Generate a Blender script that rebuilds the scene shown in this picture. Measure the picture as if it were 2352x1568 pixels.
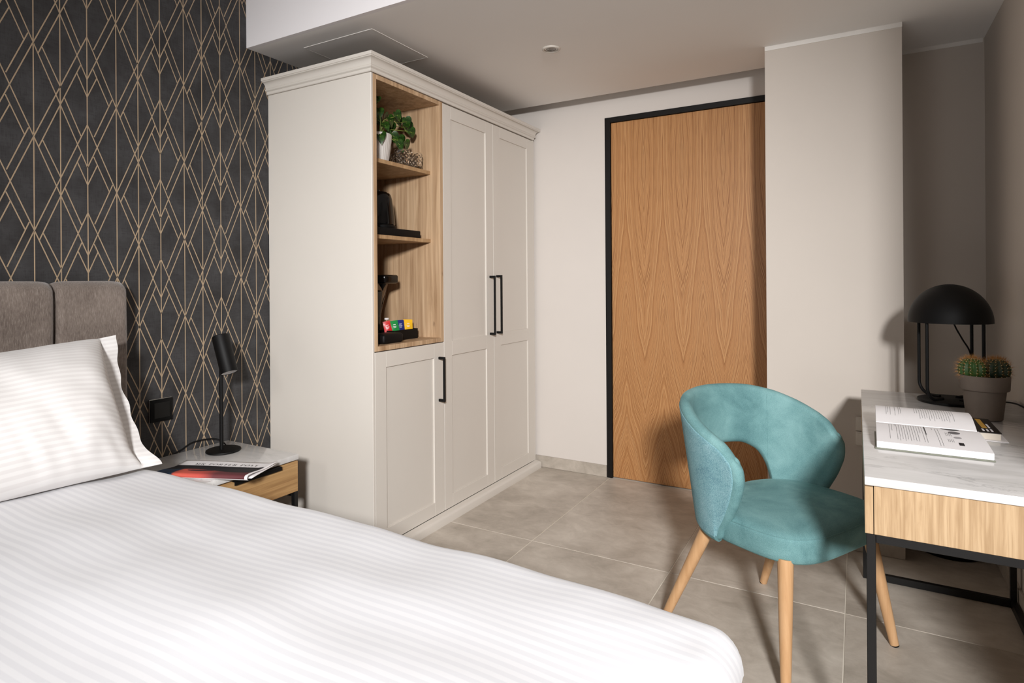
import bpy, bmesh, math, random
from mathutils import Vector, Matrix, noise
random.seed(7)
PI = math.pi
for o in list(bpy.data.objects): bpy.data.objects.remove(o, do_unlink=True)
SC = bpy.context.scene
COL = SC.collection

# ------------------------------------------------------------------ camera
YAW, ROLL, FPX, CYP, CAMH = 0.5176, -0.0069, 1390.05, 644.5, 1.137
cd = bpy.data.cameras.new('camera'); cam = bpy.data.objects.new('camera', cd); COL.objects.link(cam)
fw = Vector((-math.sin(YAW), math.cos(YAW), 0)); r0 = Vector((math.cos(YAW), math.sin(YAW), 0)); u0 = Vector((0, 0, 1))
r1 = r0*math.cos(ROLL) + u0*math.sin(ROLL); u1 = -r0*math.sin(ROLL) + u0*math.cos(ROLL)
m = Matrix((r1, u1, -fw)).transposed().to_4x4(); m.translation = Vector((0, 0, CAMH))
cam.matrix_world = m
cd.sensor_width = 36; cd.lens = FPX/2352*36; cd.shift_y = -(784-CYP)/2352; cd.clip_start = 0.02
SC.camera = cam

# ------------------------------------------------------------------ world, lights, exposure
w = bpy.data.worlds.new('world'); SC.world = w; w.use_nodes = True
w.node_tree.nodes['Background'].inputs[0].default_value = (0.9, 0.93, 1.0, 1)
w.node_tree.nodes['Background'].inputs[1].default_value = 0.05
def aim(o, tgt):
    o.rotation_euler = (Vector(tgt)-o.location).to_track_quat('-Z', 'Y').to_euler()
def spot(name, loc, tgt, power, size, blend, rad, col):
    l = bpy.data.lights.new(name, 'SPOT'); l.energy = power; l.spot_size = math.radians(size); l.spot_blend = blend
    l.shadow_soft_size = rad; l.color = col
    o = bpy.data.objects.new(name, l); COL.objects.link(o); o.location = loc; aim(o, tgt); return o
def area(name, loc, tgt, power, sx, sy, col):
    l = bpy.data.lights.new(name, 'AREA'); l.shape = 'RECTANGLE'; l.size = sx; l.size_y = sy; l.energy = power; l.color = col
    o = bpy.data.objects.new(name, l); COL.objects.link(o); o.location = loc; aim(o, tgt); return o
spot('key_flash', (0.93, -1.60, 2.06), (-1.75, 3.1, 0.05), 900, 66, 1.0, 0.19, (1.0, 1.0, 1.0))
spot('left_flash', (-0.85, -1.45, 2.02), (-2.2, 2.2, 1.5), 42, 80, 1.0, 0.22, (1.0, 1.0, 1.0))
area('fill_light', (-1.70, -1.75, 0.95), (-0.5, 2.5, 2.5), 9, 1.0, 0.9, (1.0, 1.0, 1.0))
SC.view_settings.view_transform = 'Standard'; SC.view_settings.look = 'None'
SC.view_settings.gamma = 1; SC.view_settings.use_curve_mapping = False
SC.view_settings.exposure = 0.12

# ------------------------------------------------------------------ helpers: colour and materials
def lin(c):
    return tuple(((v/255)/12.92 if v/255 <= 0.04045 else ((v/255+0.055)/1.055)**2.4) for v in c) + (1,)
class NT:
    def __init__(s, name):
        s.m = bpy.data.materials.new(name); s.m.use_nodes = True; s.t = s.m.node_tree; s.b = s.t.nodes['Principled BSDF']
    def n(s, typ, **kw):
        nd = s.t.nodes.new(typ)
        for k, v in kw.items(): setattr(nd, k, v)
        return nd
    def l(s, a, b): s.t.links.new(a, b)
    def val(s, x, sock):
        if hasattr(x, 'links') or hasattr(x, 'is_linked'): s.l(x, sock)
        else: sock.default_value = x
    def math(s, op, a, b=0.0, c=0.0):
        nd = s.n('ShaderNodeMath', operation=op); s.val(a, nd.inputs[0]); s.val(b, nd.inputs[1]); s.val(c, nd.inputs[2]); return nd.outputs[0]
    def coord(s, scale=(1, 1, 1), loc=(0, 0, 0), kind='Object'):
        tc = s.n('ShaderNodeTexCoord'); mp = s.n('ShaderNodeMapping'); mp.inputs['Scale'].default_value = scale
        mp.inputs['Location'].default_value = loc
        s.l(tc.outputs[kind], mp.inputs[0]); return mp.outputs[0]
    def noise(s, vec, scale=5, detail=3, rough=0.55, dist=0.0, dim='3D'):
        nd = s.n('ShaderNodeTexNoise'); nd.noise_dimensions = dim
        if dim == '1D': s.val(vec, nd.inputs['W'])
        else: s.l(vec, nd.inputs['Vector'])
        nd.inputs['Scale'].default_value = scale; nd.inputs['Detail'].default_value = detail
        nd.inputs['Roughness'].default_value = rough; nd.inputs['Distortion'].default_value = dist
        return nd.outputs[0]
    def ramp(s, f, stops):
        r = s.n('ShaderNodeValToRGB'); s.l(f, r.inputs[0]); e = r.color_ramp.elements
        e[0].position, e[0].color = stops[0]; e[1].position, e[1].color = stops[-1]
        for p, c in stops[1:-1]:
            q = e.new(p); q.color = c
        return r.outputs[0]
    def mix(s, f, a, b, mode='MIX'):
        nd = s.n('ShaderNodeMix'); nd.data_type = 'RGBA'; nd.blend_type = mode
        s.val(f, nd.inputs[0]); s.val(a, nd.inputs[6]); s.val(b, nd.inputs[7]); return nd.outputs[2]
    def bump(s, h, strength=0.3, dist=0.002):
        bp = s.n('ShaderNodeBump'); s.l(h, bp.inputs['Height']); bp.inputs['Strength'].default_value = strength
        bp.inputs['Distance'].default_value = dist; s.l(bp.outputs[0], s.b.inputs['Normal'])
    def set(s, rough=0.5, metal=0.0, spec=0.5, sheen=0.0, coat=0.0):
        s.b.inputs['Roughness'].default_value = rough; s.b.inputs['Metallic'].default_value = metal
        s.b.inputs['Specular IOR Level'].default_value = spec
        s.b.inputs['Sheen Weight'].default_value = sheen; s.b.inputs['Coat Weight'].default_value = coat
    def col(s, c): s.val(c, s.b.inputs['Base Color'])

def plain(name, c, rough=0.5, metal=0.0, spec=0.5, var=0.03, nscale=8, bump=0.0, bscale=300, sheen=0.0, coat=0.0):
    M = NT(name); v = M.coord(); c = lin(c)
    f = M.noise(v, nscale, 3)
    lo = tuple(x*(1-var) for x in c[:3])+(1,); hi = tuple(min(1, x*(1+var)) for x in c[:3])+(1,)
    M.col(M.ramp(f, [(0.3, lo), (0.7, hi)])); M.set(rough, metal, spec, sheen, coat)
    if bump: M.bump(M.noise(v, bscale, 2), bump, 0.001)
    return M.m

def wood(name, base, dark, light=None, grain=(0, 0, 1), scale=1.0, rough=0.45, knots=False, streak=0.6):
    """straight grain running along the axis given"""
    M = NT(name)
    g = [9.0*scale]*3; ax = grain.index(1); g[ax] = 0.55*scale
    v = M.coord(tuple(g))
    n1 = M.noise(v, 3.0, 5, 0.6, 0.6)
    g2 = [150.0*scale]*3; g2[ax] = 3.0*scale
    n2 = M.noise(M.coord(tuple(g2)), 1.0, 3, 0.6, 0.1)
    g3 = [40.0*scale]*3; g3[ax] = 0.9*scale
    n3 = M.noise(M.coord(tuple(g3)), 1.0, 4, 0.6, 0.4)
    light = light or tuple(min(255, int(x*1.1)) for x in base)
    c = M.ramp(n1, [(0.28, lin(dark)), (0.5, lin(base)), (0.75, lin(light))])
    c = M.mix(M.ramp(n3, [(0.38, (1, 1, 1, 1)), (0.55, (0, 0, 0, 1))]), c, M.mix(0.5, c, lin(dark)))
    c = M.mix(M.ramp(n2, [(0.36, (streak, streak, streak, 1)), (0.5, (0, 0, 0, 1))]), c, M.mix(0.6, c, lin(dark)))
    if knots:
        gk = [9.0]*3; gk[ax] = 4.5
        vk = M.coord(tuple(gk)); vo = M.n('ShaderNodeTexVoronoi'); vo.inputs['Scale'].default_value = 1.0
        M.l(vk, vo.inputs['Vector'])
        kd = M.math('ADD', vo.outputs['Distance'], M.math('MULTIPLY', M.noise(vk, 6, 3), 0.12))
        c = M.mix(M.ramp(kd, [(0.05, (0.6, 0.6, 0.6, 1)), (0.13, (0, 0, 0, 1))]), c, lin((70, 46, 28)))
    M.col(c); M.set(rough, spec=0.35); M.bump(n2, 0.12, 0.0006)
    return M.m

def marble(name):
    M = NT(name); v = M.coord((1, 1, 1))
    n = M.noise(M.coord((3.2, 7.0, 3.0)), 1.0, 6, 0.62, 1.6)
    vein = M.math('ABSOLUTE', M.math('SUBTRACT', n, 0.5))
    f = M.ramp(vein, [(0.0, (0.55, 0.55, 0.55, 1)), (0.025, (0, 0, 0, 1))])
    msk = M.ramp(M.noise(v, 5.0, 3), [(0.5, (0, 0, 0, 1)), (0.62, (1, 1, 1, 1))])
    n2 = M.noise(M.coord((3, 12, 3)), 1.4, 5, 0.6, 0.8)
    base = M.ramp(n2, [(0.3, lin((196, 193, 190))), (0.65, lin((214, 211, 209)))])
    c = M.mix(M.math('MULTIPLY', f, msk), base, lin((140, 137, 136)))
    M.col(c); M.set(0.16, spec=0.5); return M.m

M_wall = plain('painted_wall', (213, 205, 198), 0.75, var=0.012, nscale=3, bump=0.04, bscale=180)
M_colm = plain('painted_column', (203, 193, 183), 0.75, var=0.012, nscale=3, bump=0.04, bscale=180)
M_ceil = plain('painted_ceiling', (247, 244, 241), 0.85, var=0.01, nscale=2, bump=0.03, bscale=180)
M_bulk = plain('bulkhead_paint', (240, 236, 237), 0.85, var=0.01, nscale=2)
M_white = plain('white_caulk', (235, 230, 224), 0.7)
M_ward = plain('wardrobe_lacquer', (214, 207, 198), 0.38, spec=0.4, var=0.008, nscale=3)
M_black = plain('black_powder_coat', (20, 19, 19), 0.42, spec=0.4, bump=0.05)
M_blackmatte = plain('matt_black_metal', (9, 8, 8), 0.55, spec=0.22, bump=0.03)
M_blackgloss = plain('gloss_black_plastic', (5, 5, 6), 0.10, spec=0.4)
M_frame = plain('black_door_frame', (12, 10, 9), 0.45, spec=0.3)
M_steel = plain('brushed_steel', (190, 186, 180), 0.28, metal=1.0)
M_silver = plain('silver_reflector', (228, 228, 228), 0.35, metal=0.0)
M_gold = plain('copper_ink', (168, 146, 120), 0.5, metal=0.0, spec=0.5, var=0.08, nscale=30)
M_oak = wood('oak_laminate', (196, 164, 130), (150, 117, 86), (212, 183, 150), (0, 0, 1), 0.9, 0.5, knots=True)
M_oakedge = wood('oak_edge', (178, 144, 106), (148, 115, 82), (192, 160, 122), (0, 0, 1), 1.0, 0.5)
M_oakdesk = wood('oak_desk', (186, 157, 122), (154, 124, 90), (197, 170, 136), (0, 0, 1), 2.2, 0.5, streak=0.85)
M_oakns = wood('oak_nightstand', (176, 138, 92), (138, 102, 64), (192, 156, 108), (0, 1, 0), 1.3, 0.5)
M_beech = wood('beech_leg', (200, 158, 116), (184, 140, 98), (212, 174, 134), (0, 0, 1), 1.2, 0.4, streak=0.25)
M_marble = marble('marble')
M_grout = plain('grout', (226, 218, 204), 0.9)
M_paper = plain('paper', (236, 232, 232), 0.7)
M_ink = plain('printed_ink', (104, 102, 104), 0.7)
M_inkdark = plain('dark_ink', (34, 32, 34), 0.6)
M_switch = plain('dark_glass_switch', (8, 8, 8), 0.4, spec=0.15)
M_whiteplastic = plain('white_plastic', (212, 204, 194), 0.4)
M_potwhite = plain('white_ceramic', (206, 200, 194), 0.5)
M_clay = plain('grey_clay', (108, 96, 86), 0.85, var=0.07, nscale=20, bump=0.2, bscale=260)
M_soil = plain('soil', (40, 30, 24), 0.95, var=0.4, nscale=90, bump=0.6, bscale=120)

def tile_mat():
    M = NT('stone_tile'); v = M.coord((1, 1, 1))
    oi = M.n('ShaderNodeObjectInfo'); ad = M.n('ShaderNodeVectorMath', operation='ADD')
    sc = M.n('ShaderNodeVectorMath', operation='SCALE'); cb = M.n('ShaderNodeCombineXYZ')
    M.l(oi.outputs['Random'], cb.inputs[0]); M.l(oi.outputs['Random'], cb.inputs[2])
    M.l(cb.outputs[0], sc.inputs[0]); sc.inputs['Scale'].default_value = 37.0
    M.l(v, ad.inputs[0]); M.l(sc.outputs[0], ad.inputs[1])
    n1 = M.noise(ad.outputs[0], 2.6, 6, 0.62, 0.4)
    mp = M.n('ShaderNodeMapping'); mp.inputs['Scale'].default_value = (9, 13, 9); M.l(ad.outputs[0], mp.inputs[0])
    n2 = M.noise(mp.outputs[0], 1.0, 6, 0.7, 0.6)
    f = M.math('ADD', M.math('MULTIPLY', n1, 0.6), M.math('MULTIPLY', n2, 0.4))
    c = M.ramp(f, [(0.34, lin((158, 148, 136))), (0.5, lin((187, 177, 165))), (0.66, lin((210, 201, 189)))])
    sp = M.noise(ad.outputs[0], 46, 4, 0.7)
    c = M.mix(M.ramp(sp, [(0.66, (0, 0, 0, 1)), (0.76, (0.35, 0.35, 0.35, 1))]), c, lin((196, 188, 178)))
    M.col(c); M.set(0.48, spec=0.4); M.bump(n2, 0.06, 0.001); return M.m
M_tile = tile_mat()

def wallpaper_mat():
    M = NT('charcoal_wallpaper')
    n1 = M.noise(M.coord((1, 1, 1)), 9, 5, 0.65, 0.3)
    n2 = M.noise(M.coord((1, 260, 30)), 1.0, 2, 0.5); n3 = M.noise(M.coord((1, 30, 260)), 1.0, 2, 0.5)
    c = M.ramp(n1, [(0.3, lin((46, 44, 44))), (0.7, lin((68, 67, 68)))])
    wv = M.math('ADD', n2, n3)
    c = M.mix(M.ramp(wv, [(0.75, (0.4, 0.4, 0.4, 1)), (1.1, (0, 0, 0, 1))]), c, lin((38, 36, 36)))
    M.col(c); M.set(0.7, spec=0.3); M.bump(wv, 0.12, 0.0006); return M.m
M_wallpaper = wallpaper_mat()

def veneer_mat():
    """book-matched crown-cut oak: mirrored leaves of veneer, cathedral grain opening downwards"""
    M = NT('oak_veneer_door')
    tc = M.n('ShaderNodeTexCoord'); sp = M.n('ShaderNodeSeparateXYZ'); M.l(tc.outputs['Object'], sp.inputs[0])
    X, Z = sp.outputs[0], sp.outputs[2]
    p = 0.2135
    xm = M.math('PINGPONG', M.math('ADD', X, 10*p - 0.0855 + 0.0), p/2)   # distance from a leaf joint
    cb = M.n('ShaderNodeCombineXYZ'); M.l(M.math('MULTIPLY', xm, 9.0), cb.inputs[0]); M.l(M.math('MULTIPLY', Z, 1.5), cb.inputs[2])
    wob = M.math('SUBTRACT', M.noise(cb.outputs[0], 1.0, 2, 0.5), 0.5)
    cb2 = M.n('ShaderNodeCombineXYZ'); M.l(M.math('MULTIPLY', xm, 70.0), cb2.inputs[0]); M.l(M.math('MULTIPLY', Z, 7.0), cb2.inputs[2])
    wob2 = M.math('SUBTRACT', M.noise(cb2.outputs[0], 1.0, 2, 0.5), 0.5)
    zz = M.math('MAXIMUM', M.math('SUBTRACT', 1.95, Z), 0.0)
    K = M.math('MULTIPLY', M.math('POWER', zz, 2.1), -0.066)
    g = M.math('ADD', xm, K)
    g = M.math('ADD', g, M.math('MULTIPLY', wob, 0.075)); g = M.math('ADD', g, M.math('MULTIPLY', wob2, 0.004))
    n1 = M.noise(g, 330.0, 3, 0.6, 0, '1D'); n2 = M.noise(g, 70.0, 3, 0.5, 0, '1D')
    c = M.ramp(n2, [(0.3, lin((166, 114, 68))), (0.5, lin((181, 130, 82))), (0.7, lin((191, 143, 95)))])
    c = M.mix(M.ramp(n1, [(0.38, (0.75, 0.75, 0.75, 1)), (0.5, (0, 0, 0, 1))]), c, lin((128, 82, 45)))
    c = M.mix(M.ramp(n1, [(0.56, (0, 0, 0, 1)), (0.7, (0.6, 0.6, 0.6, 1))]), c, lin((208, 162, 112)))
    pores = M.noise(M.coord((420, 1, 9)), 1.0, 2, 0.5)
    c = M.mix(M.ramp(pores, [(0.34, (0.4, 0.4, 0.4, 1)), (0.45, (0, 0, 0, 1))]), c, lin((130, 86, 50)))
    M.col(c); M.set(0.42, spec=0.4); M.bump(pores, 0.08, 0.0005); return M.m
M_veneer = veneer_mat()

def stripe_mat(name, axis, pitch, cA=(219, 218, 220), cB=(210, 209, 212), use_uv=True):
    M = NT(name)
    tc = M.n('ShaderNodeTexCoord'); sp = M.n('ShaderNodeSeparateXYZ'); M.l(tc.outputs['UV'], sp.inputs[0])
    s = M.math('SINE', M.math('MULTIPLY', sp.outputs[axis], 2*PI/pitch))
    f = M.ramp(M.math('ADD', M.math('MULTIPLY', s, 0.5), 0.5), [(0.36, (0, 0, 0, 1)), (0.64, (1, 1, 1, 1))])
    M.col(M.mix(f, lin(cB), lin(cA)))
    rr = M.math('ADD', M.math('MULTIPLY', M.math('ADD', M.math('MULTIPLY', s, 0.5), 0.5), -0.2), 0.75)
    M.set(0.7, spec=0.25, sheen=0.15); M.l(rr, M.b.inputs['Roughness'])
    wv = M.noise(M.coord((1, 1, 1)), 900, 2); M.bump(wv, 0.05, 0.0005); return M.m
M_duvet = stripe_mat('satin_stripe_duvet', 1, 0.0205)
M_pillow = stripe_mat('satin_stripe_pillow', 1, 0.0165, (228, 225, 223), (219, 215, 213))

def fabric(name, base, hi, lo, scale=6, fine=500, sheen=0.6, bump=0.3, dist=0.001, rough=0.8):
    M = NT(name); v = M.coord()
    n = M.noise(v, scale, 4, 0.6, 0.5); n2 = M.noise(v, fine, 3, 0.6)
    c = M.ramp(n, [(0.3, lin(lo)), (0.5, lin(base)), (0.72, lin(hi))])
    c = M.mix(0.35 if bump < 0.5 else 0.6, c, M.ramp(n2, [(0.38, lin(lo)), (0.62, lin(hi))]))
    M.col(c); M.set(rough, spec=0.2, sheen=sheen); M.b.inputs['Sheen Roughness'].default_value = 0.35
    M.b.inputs['Sheen Tint'].default_value = lin(hi)
    M.bump(n2, bump, dist); return M.m
M_velvet = fabric('teal_velvet', (108, 149, 150), (138, 177, 177), (76, 116, 119), 7, 700, 0.18, 0.08)
M_boucle = fabric('teal_boucle', (120, 164, 170), (150, 186, 192), (82, 126, 138), 14, 420, 0.3, 0.7, 0.002)
def headboard_mat():
    M = NT('taupe_chenille'); n = M.noise(M.coord((200, 420, 60)), 1.0, 4, 0.7); n2 = M.noise(M.coord(), 8, 4, 0.6)
    c = M.ramp(n, [(0.3, lin((80, 69, 62))), (0.52, lin((120, 108, 100))), (0.75, lin((168, 157, 148)))])
    c = M.mix(0.45, c, M.ramp(n2, [(0.35, lin((94, 83, 76))), (0.7, lin((140, 128, 119)))]))
    M.col(c); M.set(0.85, spec=0.15, sheen=0.35); M.bump(n, 0.4, 0.0015); return M.m
M_headb = headboard_mat()
def leaf_mat():
    M = NT('pothos_leaf'); n = M.noise(M.coord(), 55, 4, 0.6, 1.2)
    c = M.ramp(n, [(0.40, lin((22, 46, 14))), (0.60, lin((46, 82, 24))), (0.70, lin((140, 158, 70)))])
    M.col(c); M.set(0.3, spec=0.5); return M.m
M_leaf = leaf_mat()
M_stem = plain('pothos_stem', (120, 132, 60), 0.5)
M_cactus = plain('cactus_green', (46, 78, 26), 0.55, var=0.2, nscale=30)
M_cactusd = plain('cactus_dark_green', (26, 48, 26), 0.55, var=0.2, nscale=30)
M_areole = plain('cactus_areole', (210, 205, 160), 0.9)
M_spine = plain('cactus_spine', (176, 122, 60), 0.6)
def glass_mat():
    M = NT('crystal_glass'); M.col((1, 1, 1, 1)); M.set(0.0); M.b.inputs['Transmission Weight'].default_value = 1; M.b.inputs['IOR'].default_value = 1.5
    return M.m
M_glass = glass_mat()
def cover_mat():
    """newspaper front picture: blue, orange and maroon zones on black (flat print)"""
    M = NT('newspaper_picture'); tc = M.n('ShaderNodeTexCoord'); sp = M.n('ShaderNodeSeparateXYZ'); M.l(tc.outputs['UV'], sp.inputs[0])
    U, V = sp.outputs[0], sp.outputs[1]
    n = M.noise(M.coord((14, 22, 1), kind='UV'), 1.0, 3)
    c = M.ramp(U, [(0.0, lin((60, 82, 110))), (0.19, lin((44, 62, 84))), (0.215, lin((226, 104, 84))), (0.5, lin((206, 88, 78))), (0.66, lin((110, 56, 60))), (1.0, lin((92, 46, 50)))])
    lim = M.math('ADD', 0.52, M.math('MULTIPLY', M.math('SINE', M.math('MULTIPLY', U, 5.5)), 0.12))
    dark = M.math('GREATER_THAN', V, lim)
    c = M.mix(dark, c, lin((22, 20, 26)))
    e = M.math('ADD', M.math('POWER', M.math('DIVIDE', M.math('SUBTRACT', U, 0.42), 0.16), 2.0), M.math('POWER', M.math('DIVIDE', M.math('SUBTRACT', V, 0.5), 0.10), 2.0))
    lens = M.math('LESS_THAN', M.math('ADD', e, M.math('MULTIPLY', n, 0.8)), 1.25)
    c = M.mix(lens, c, lin((72, 38, 44)))
    M.col(c); M.set(0.55); return M.m
M_cover = cover_mat()

# ------------------------------------------------------------------ helpers: geometry
def link(o, parent=None):
    COL.objects.link(o)
    if parent is not None: o.parent = parent
    return o
def tag(o, label=None, cat=None, group=None, kind=None):
    if label: o['label'] = label
    if cat: o['category'] = cat
    if group: o['group'] = group
    if kind: o['kind'] = kind
    return o
def thing(name, label, cat, loc=(0, 0, 0), rz=0.0, group=None):
    o = bpy.data.objects.new(name, None); o.empty_display_size = 0.05; link(o)
    o.location = loc; o.rotation_euler = (0, 0, rz); return tag(o, label, cat, group)
def obj(name, bm, mat, parent=None, smooth=35, loc=None, rz=None):
    me = bpy.data.meshes.new(name); bmesh.ops.recalc_face_normals(bm, faces=bm.faces[:]); bm.to_mesh(me); bm.free()
    for x in (mat if isinstance(mat, (list, tuple)) else [mat]): me.materials.append(x)
    if smooth:
        me.polygons.foreach_set('use_smooth', [True]*len(me.polygons)); me.set_sharp_from_angle(angle=math.radians(smooth))
    o = bpy.data.objects.new(name, me); link(o, parent)
    if loc is not None: o.location = loc
    if rz is not None: o.rotation_euler = (0, 0, rz)
    return o
def B(): return bmesh.new()
def box(bm, x0, x1, y0, y1, z0, z1, bev=0.0, seg=2):
    vs = [bm.verts.new(p) for p in ((x0, y0, z0), (x1, y0, z0), (x1, y1, z0), (x0, y1, z0), (x0, y0, z1), (x1, y0, z1), (x1, y1, z1), (x0, y1, z1))]
    fs = [bm.faces.new([vs[i] for i in f]) for f in ((0, 3, 2, 1), (4, 5, 6, 7), (0, 1, 5, 4), (1, 2, 6, 5), (2, 3, 7, 6), (3, 0, 4, 7))]
    if bev:
        es = list({e for f in fs for e in f.edges})
        bmesh.ops.bevel(bm, geom=es, offset=bev, segments=seg, profile=0.5, affect='EDGES')
    return bm
def ring_faces(bm, a, b, closed=True):
    n = len(a)
    for i in range(n if closed else n-1):
        bm.faces.new((a[i], a[(i+1) % n], b[(i+1) % n], b[i]))
def lathe(bm, prof, seg=32, c=(0, 0, 0), rot=None, fn=None):
    rings = []
    for k, (r, z) in enumerate(prof):
        ring = []
        if r < 1e-6:
            p = Vector((0, 0, z)); p = rot @ p if rot else p; ring = [bm.verts.new(p+Vector(c))]
        else:
            for i in range(seg):
                a = 2*PI*i/seg; rr = r*(fn(a, z, k) if fn else 1)
                p = Vector((rr*math.cos(a), rr*math.sin(a), z)); p = rot @ p if rot else p
                ring.append(bm.verts.new(p+Vector(c)))
        rings.append(ring)
    for a, b in zip(rings, rings[1:]):
        if len(a) == 1 and len(b) == 1: continue
        if len(a) == 1:
            for i in range(seg): bm.faces.new((a[0], b[(i+1) % seg], b[i]))
        elif len(b) == 1:
            for i in range(seg): bm.faces.new((a[i], a[(i+1) % seg], b[0]))
        else: ring_faces(bm, a, b)
    return bm
def tube(bm, pts, r, seg=10, cap=True):
    pts = [Vector(p) for p in pts]; rs = r if isinstance(r, (list, tuple)) else [r]*len(pts)
    prev = None; rings = []; nrm = None
    for i, p in enumerate(pts):
        d = (pts[min(i+1, len(pts)-1)]-pts[max(i-1, 0)]).normalized()
        if nrm is None:
            nrm = d.orthogonal().normalized()
        else:
            nrm = (nrm - d*nrm.dot(d)).normalized()
        bn = d.cross(nrm)
        rings.append([bm.verts.new(p + (nrm*math.cos(2*PI*k/seg)+bn*math.sin(2*PI*k/seg))*rs[i]) for k in range(seg)])
    for a, b in zip(rings, rings[1:]): ring_faces(bm, a, b)
    if cap:
        bm.faces.new(rings[0][::-1]); bm.faces.new(rings[-1])
    return bm
def spline(ctrl, n=8):
    ctrl = [Vector(c) for c in ctrl]; out = []
    P = [ctrl[0]] + ctrl + [ctrl[-1]]
    for i in range(len(ctrl)-1):
        for k in range(n):
            t = k/n; a, b, c, d = P[i], P[i+1], P[i+2], P[i+3]
            out.append(0.5*((2*b)+(c-a)*t+(2*a-5*b+4*c-d)*t*t+(3*b-a-3*c+d)*t**3))
    out.append(ctrl[-1]); return out
def grid(bm, nu, nv, f, uvf=None, closed_u=False):
    vs = [[bm.verts.new(f(i/nu, j/nv)) for j in range(nv+1)] for i in range(nu+1)]
    uvl = bm.loops.layers.uv.verify() if uvf else None
    for i in range(nu):
        for j in range(nv):
            fc = bm.faces.new((vs[i][j], vs[i+1][j], vs[i+1][j+1], vs[i][j+1]))
            if uvf:
                for lp, (a, b) in zip(fc.loops, ((i, j), (i+1, j), (i+1, j+1), (i, j+1))): lp[uvl].uv = uvf(a/nu, b/nv)
    return vs
def lerp(a, b, t): return a+(b-a)*t
def interp(pts, x):
    if x <= pts[0][0]: return pts[0][1]
    n = len(pts)
    sl = [(pts[i+1][1]-pts[i][1])/(pts[i+1][0]-pts[i][0]) for i in range(n-1)]
    mt = [0.0 if i == 0 or i == n-1 or sl[i-1]*sl[i] <= 0 else 2*sl[i-1]*sl[i]/(sl[i-1]+sl[i]) for i in range(n)]
    mt[-1] = sl[-1]
    for i in range(n-1):
        (a, va), (b, vb) = pts[i], pts[i+1]
        if x <= b:
            h = b-a; t = (x-a)/h; t2, t3 = t*t, t*t*t
            return va*(2*t3-3*t2+1)+mt[i]*h*(t3-2*t2+t)+vb*(3*t2-2*t3)+mt[i+1]*h*(t3-t2)
    return pts[-1][1]
def sstep(a, b, x):
    t = max(0, min(1, (x-a)/(b-a))); return t*t*(3-2*t)
def struct(name, bm, mat, parent=None, smooth=35, loc=None):
    o = obj(name, bm, mat, parent, smooth, loc)
    if parent is None: o['kind'] = 'structure'
    return o

# ================================================================== THE ROOM
XL, XR, YB, YN = -2.335, 0.485, 3.306, -2.6       # wallpaper wall, right wall, door wall, near wall
CX0, CX1, CY = -0.350, 0.165, 2.908               # column
ZC, YBULK, YSLOT, ZHI = 2.171, 1.745, 3.190, 2.62
YNI = 3.280                                        # niche back wall
XR2, YRC = 1.75, 1.02                              # nearer the viewer the room is wider
# floor: grout bed with single tiles
b = B(); box(b, XL-0.1, XR+0.1, YN-0.1, YB+0.1, -0.06, -0.0016); box(b, XR+0.1, XR2+0.1, YN-0.1, YRC, -0.06, -0.0016); floor = struct('floor', b, M_grout)
tile_meshes = {}
def tile(x0, x1, y0, y1):
    g = 0.0016; k = (round(x1-x0, 4), round(y1-y0, 4))
    if k not in tile_meshes:
        b = B(); box(b, -(x1-x0)/2+g, (x1-x0)/2-g, -(y1-y0)/2+g, (y1-y0)/2-g, -0.004, 0.0, 0.0008, 1)
        me = bpy.data.meshes.new('tile'); bmesh.ops.recalc_face_normals(b, faces=b.faces[:]); b.to_mesh(me); b.free(); me.materials.append(M_tile); tile_meshes[k] = me
    o = bpy.data.objects.new('tile', tile_meshes[k]); link(o, floor); o.location = ((x0+x1)/2, (y0+y1)/2, 0)
xs = [XL, -1.8407, -1.2407, -0.6407, -0.0407, XR]
rows = [YN, -2.46, -1.26, -0.06, 1.14, 2.34]
for a, c in zip(xs, xs[1:]):
    for y0, y1 in zip(rows, rows[1:]): tile(a, c, y0, y1)
for a, c in ((XR, 1.1593), (1.1593, XR2)):
    for y0, y1 in ((YN, -2.46), (-2.46, -1.26), (-1.26, -0.06), (-0.06, YRC)): tile(a, c, y0, y1)
for a, c in zip(xs[:3], xs[1:4]): tile(a, c, 2.34, YB)
tile(-0.6407, -0.0407, 2.34, YB); tile(-0.0407, XR, 2.34, YNI)
# walls
b = B(); box(b, XL-0.1, XL, YN-0.1, YB+0.1, -0.06, ZHI+0.1); wl = struct('wall_left', b, M_wallpaper)
b = B(); box(b, XL, -1.258, YB, YB+0.1, -0.06, ZHI+0.1); box(b, -1.258, CX0+0.02, YB, YB+0.1, 2.070, ZHI+0.1)
struct('wall_back', b, M_wall)
b = B(); box(b, CX0, CX1, CY, YB+0.1, 0, ZHI+0.1); struct('wall_column', b, M_colm)
b = B(); box(b, CX1, XR, YNI, YB+0.1, 0, ZHI+0.1); struct('wall_niche', b, M_colm)
b = B(); box(b, XR, XR2+0.1, YRC, YRC+0.08, -0.06, ZHI+0.1); box(b, XR, XR+0.1, YRC+0.08, YB+0.1, -0.06, ZHI+0.1); struct('wall_right', b, M_colm)
b = B(); box(b, XR2, XR2+0.1, YN-0.1, YRC, -0.06, ZHI+0.1); struct('wall_right_near', b, M_wall)
b = B(); box(b, XL, XR2, YN-0.1, YN, -0.06, ZHI+0.1); struct('wall_near', b, M_wall)
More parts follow.
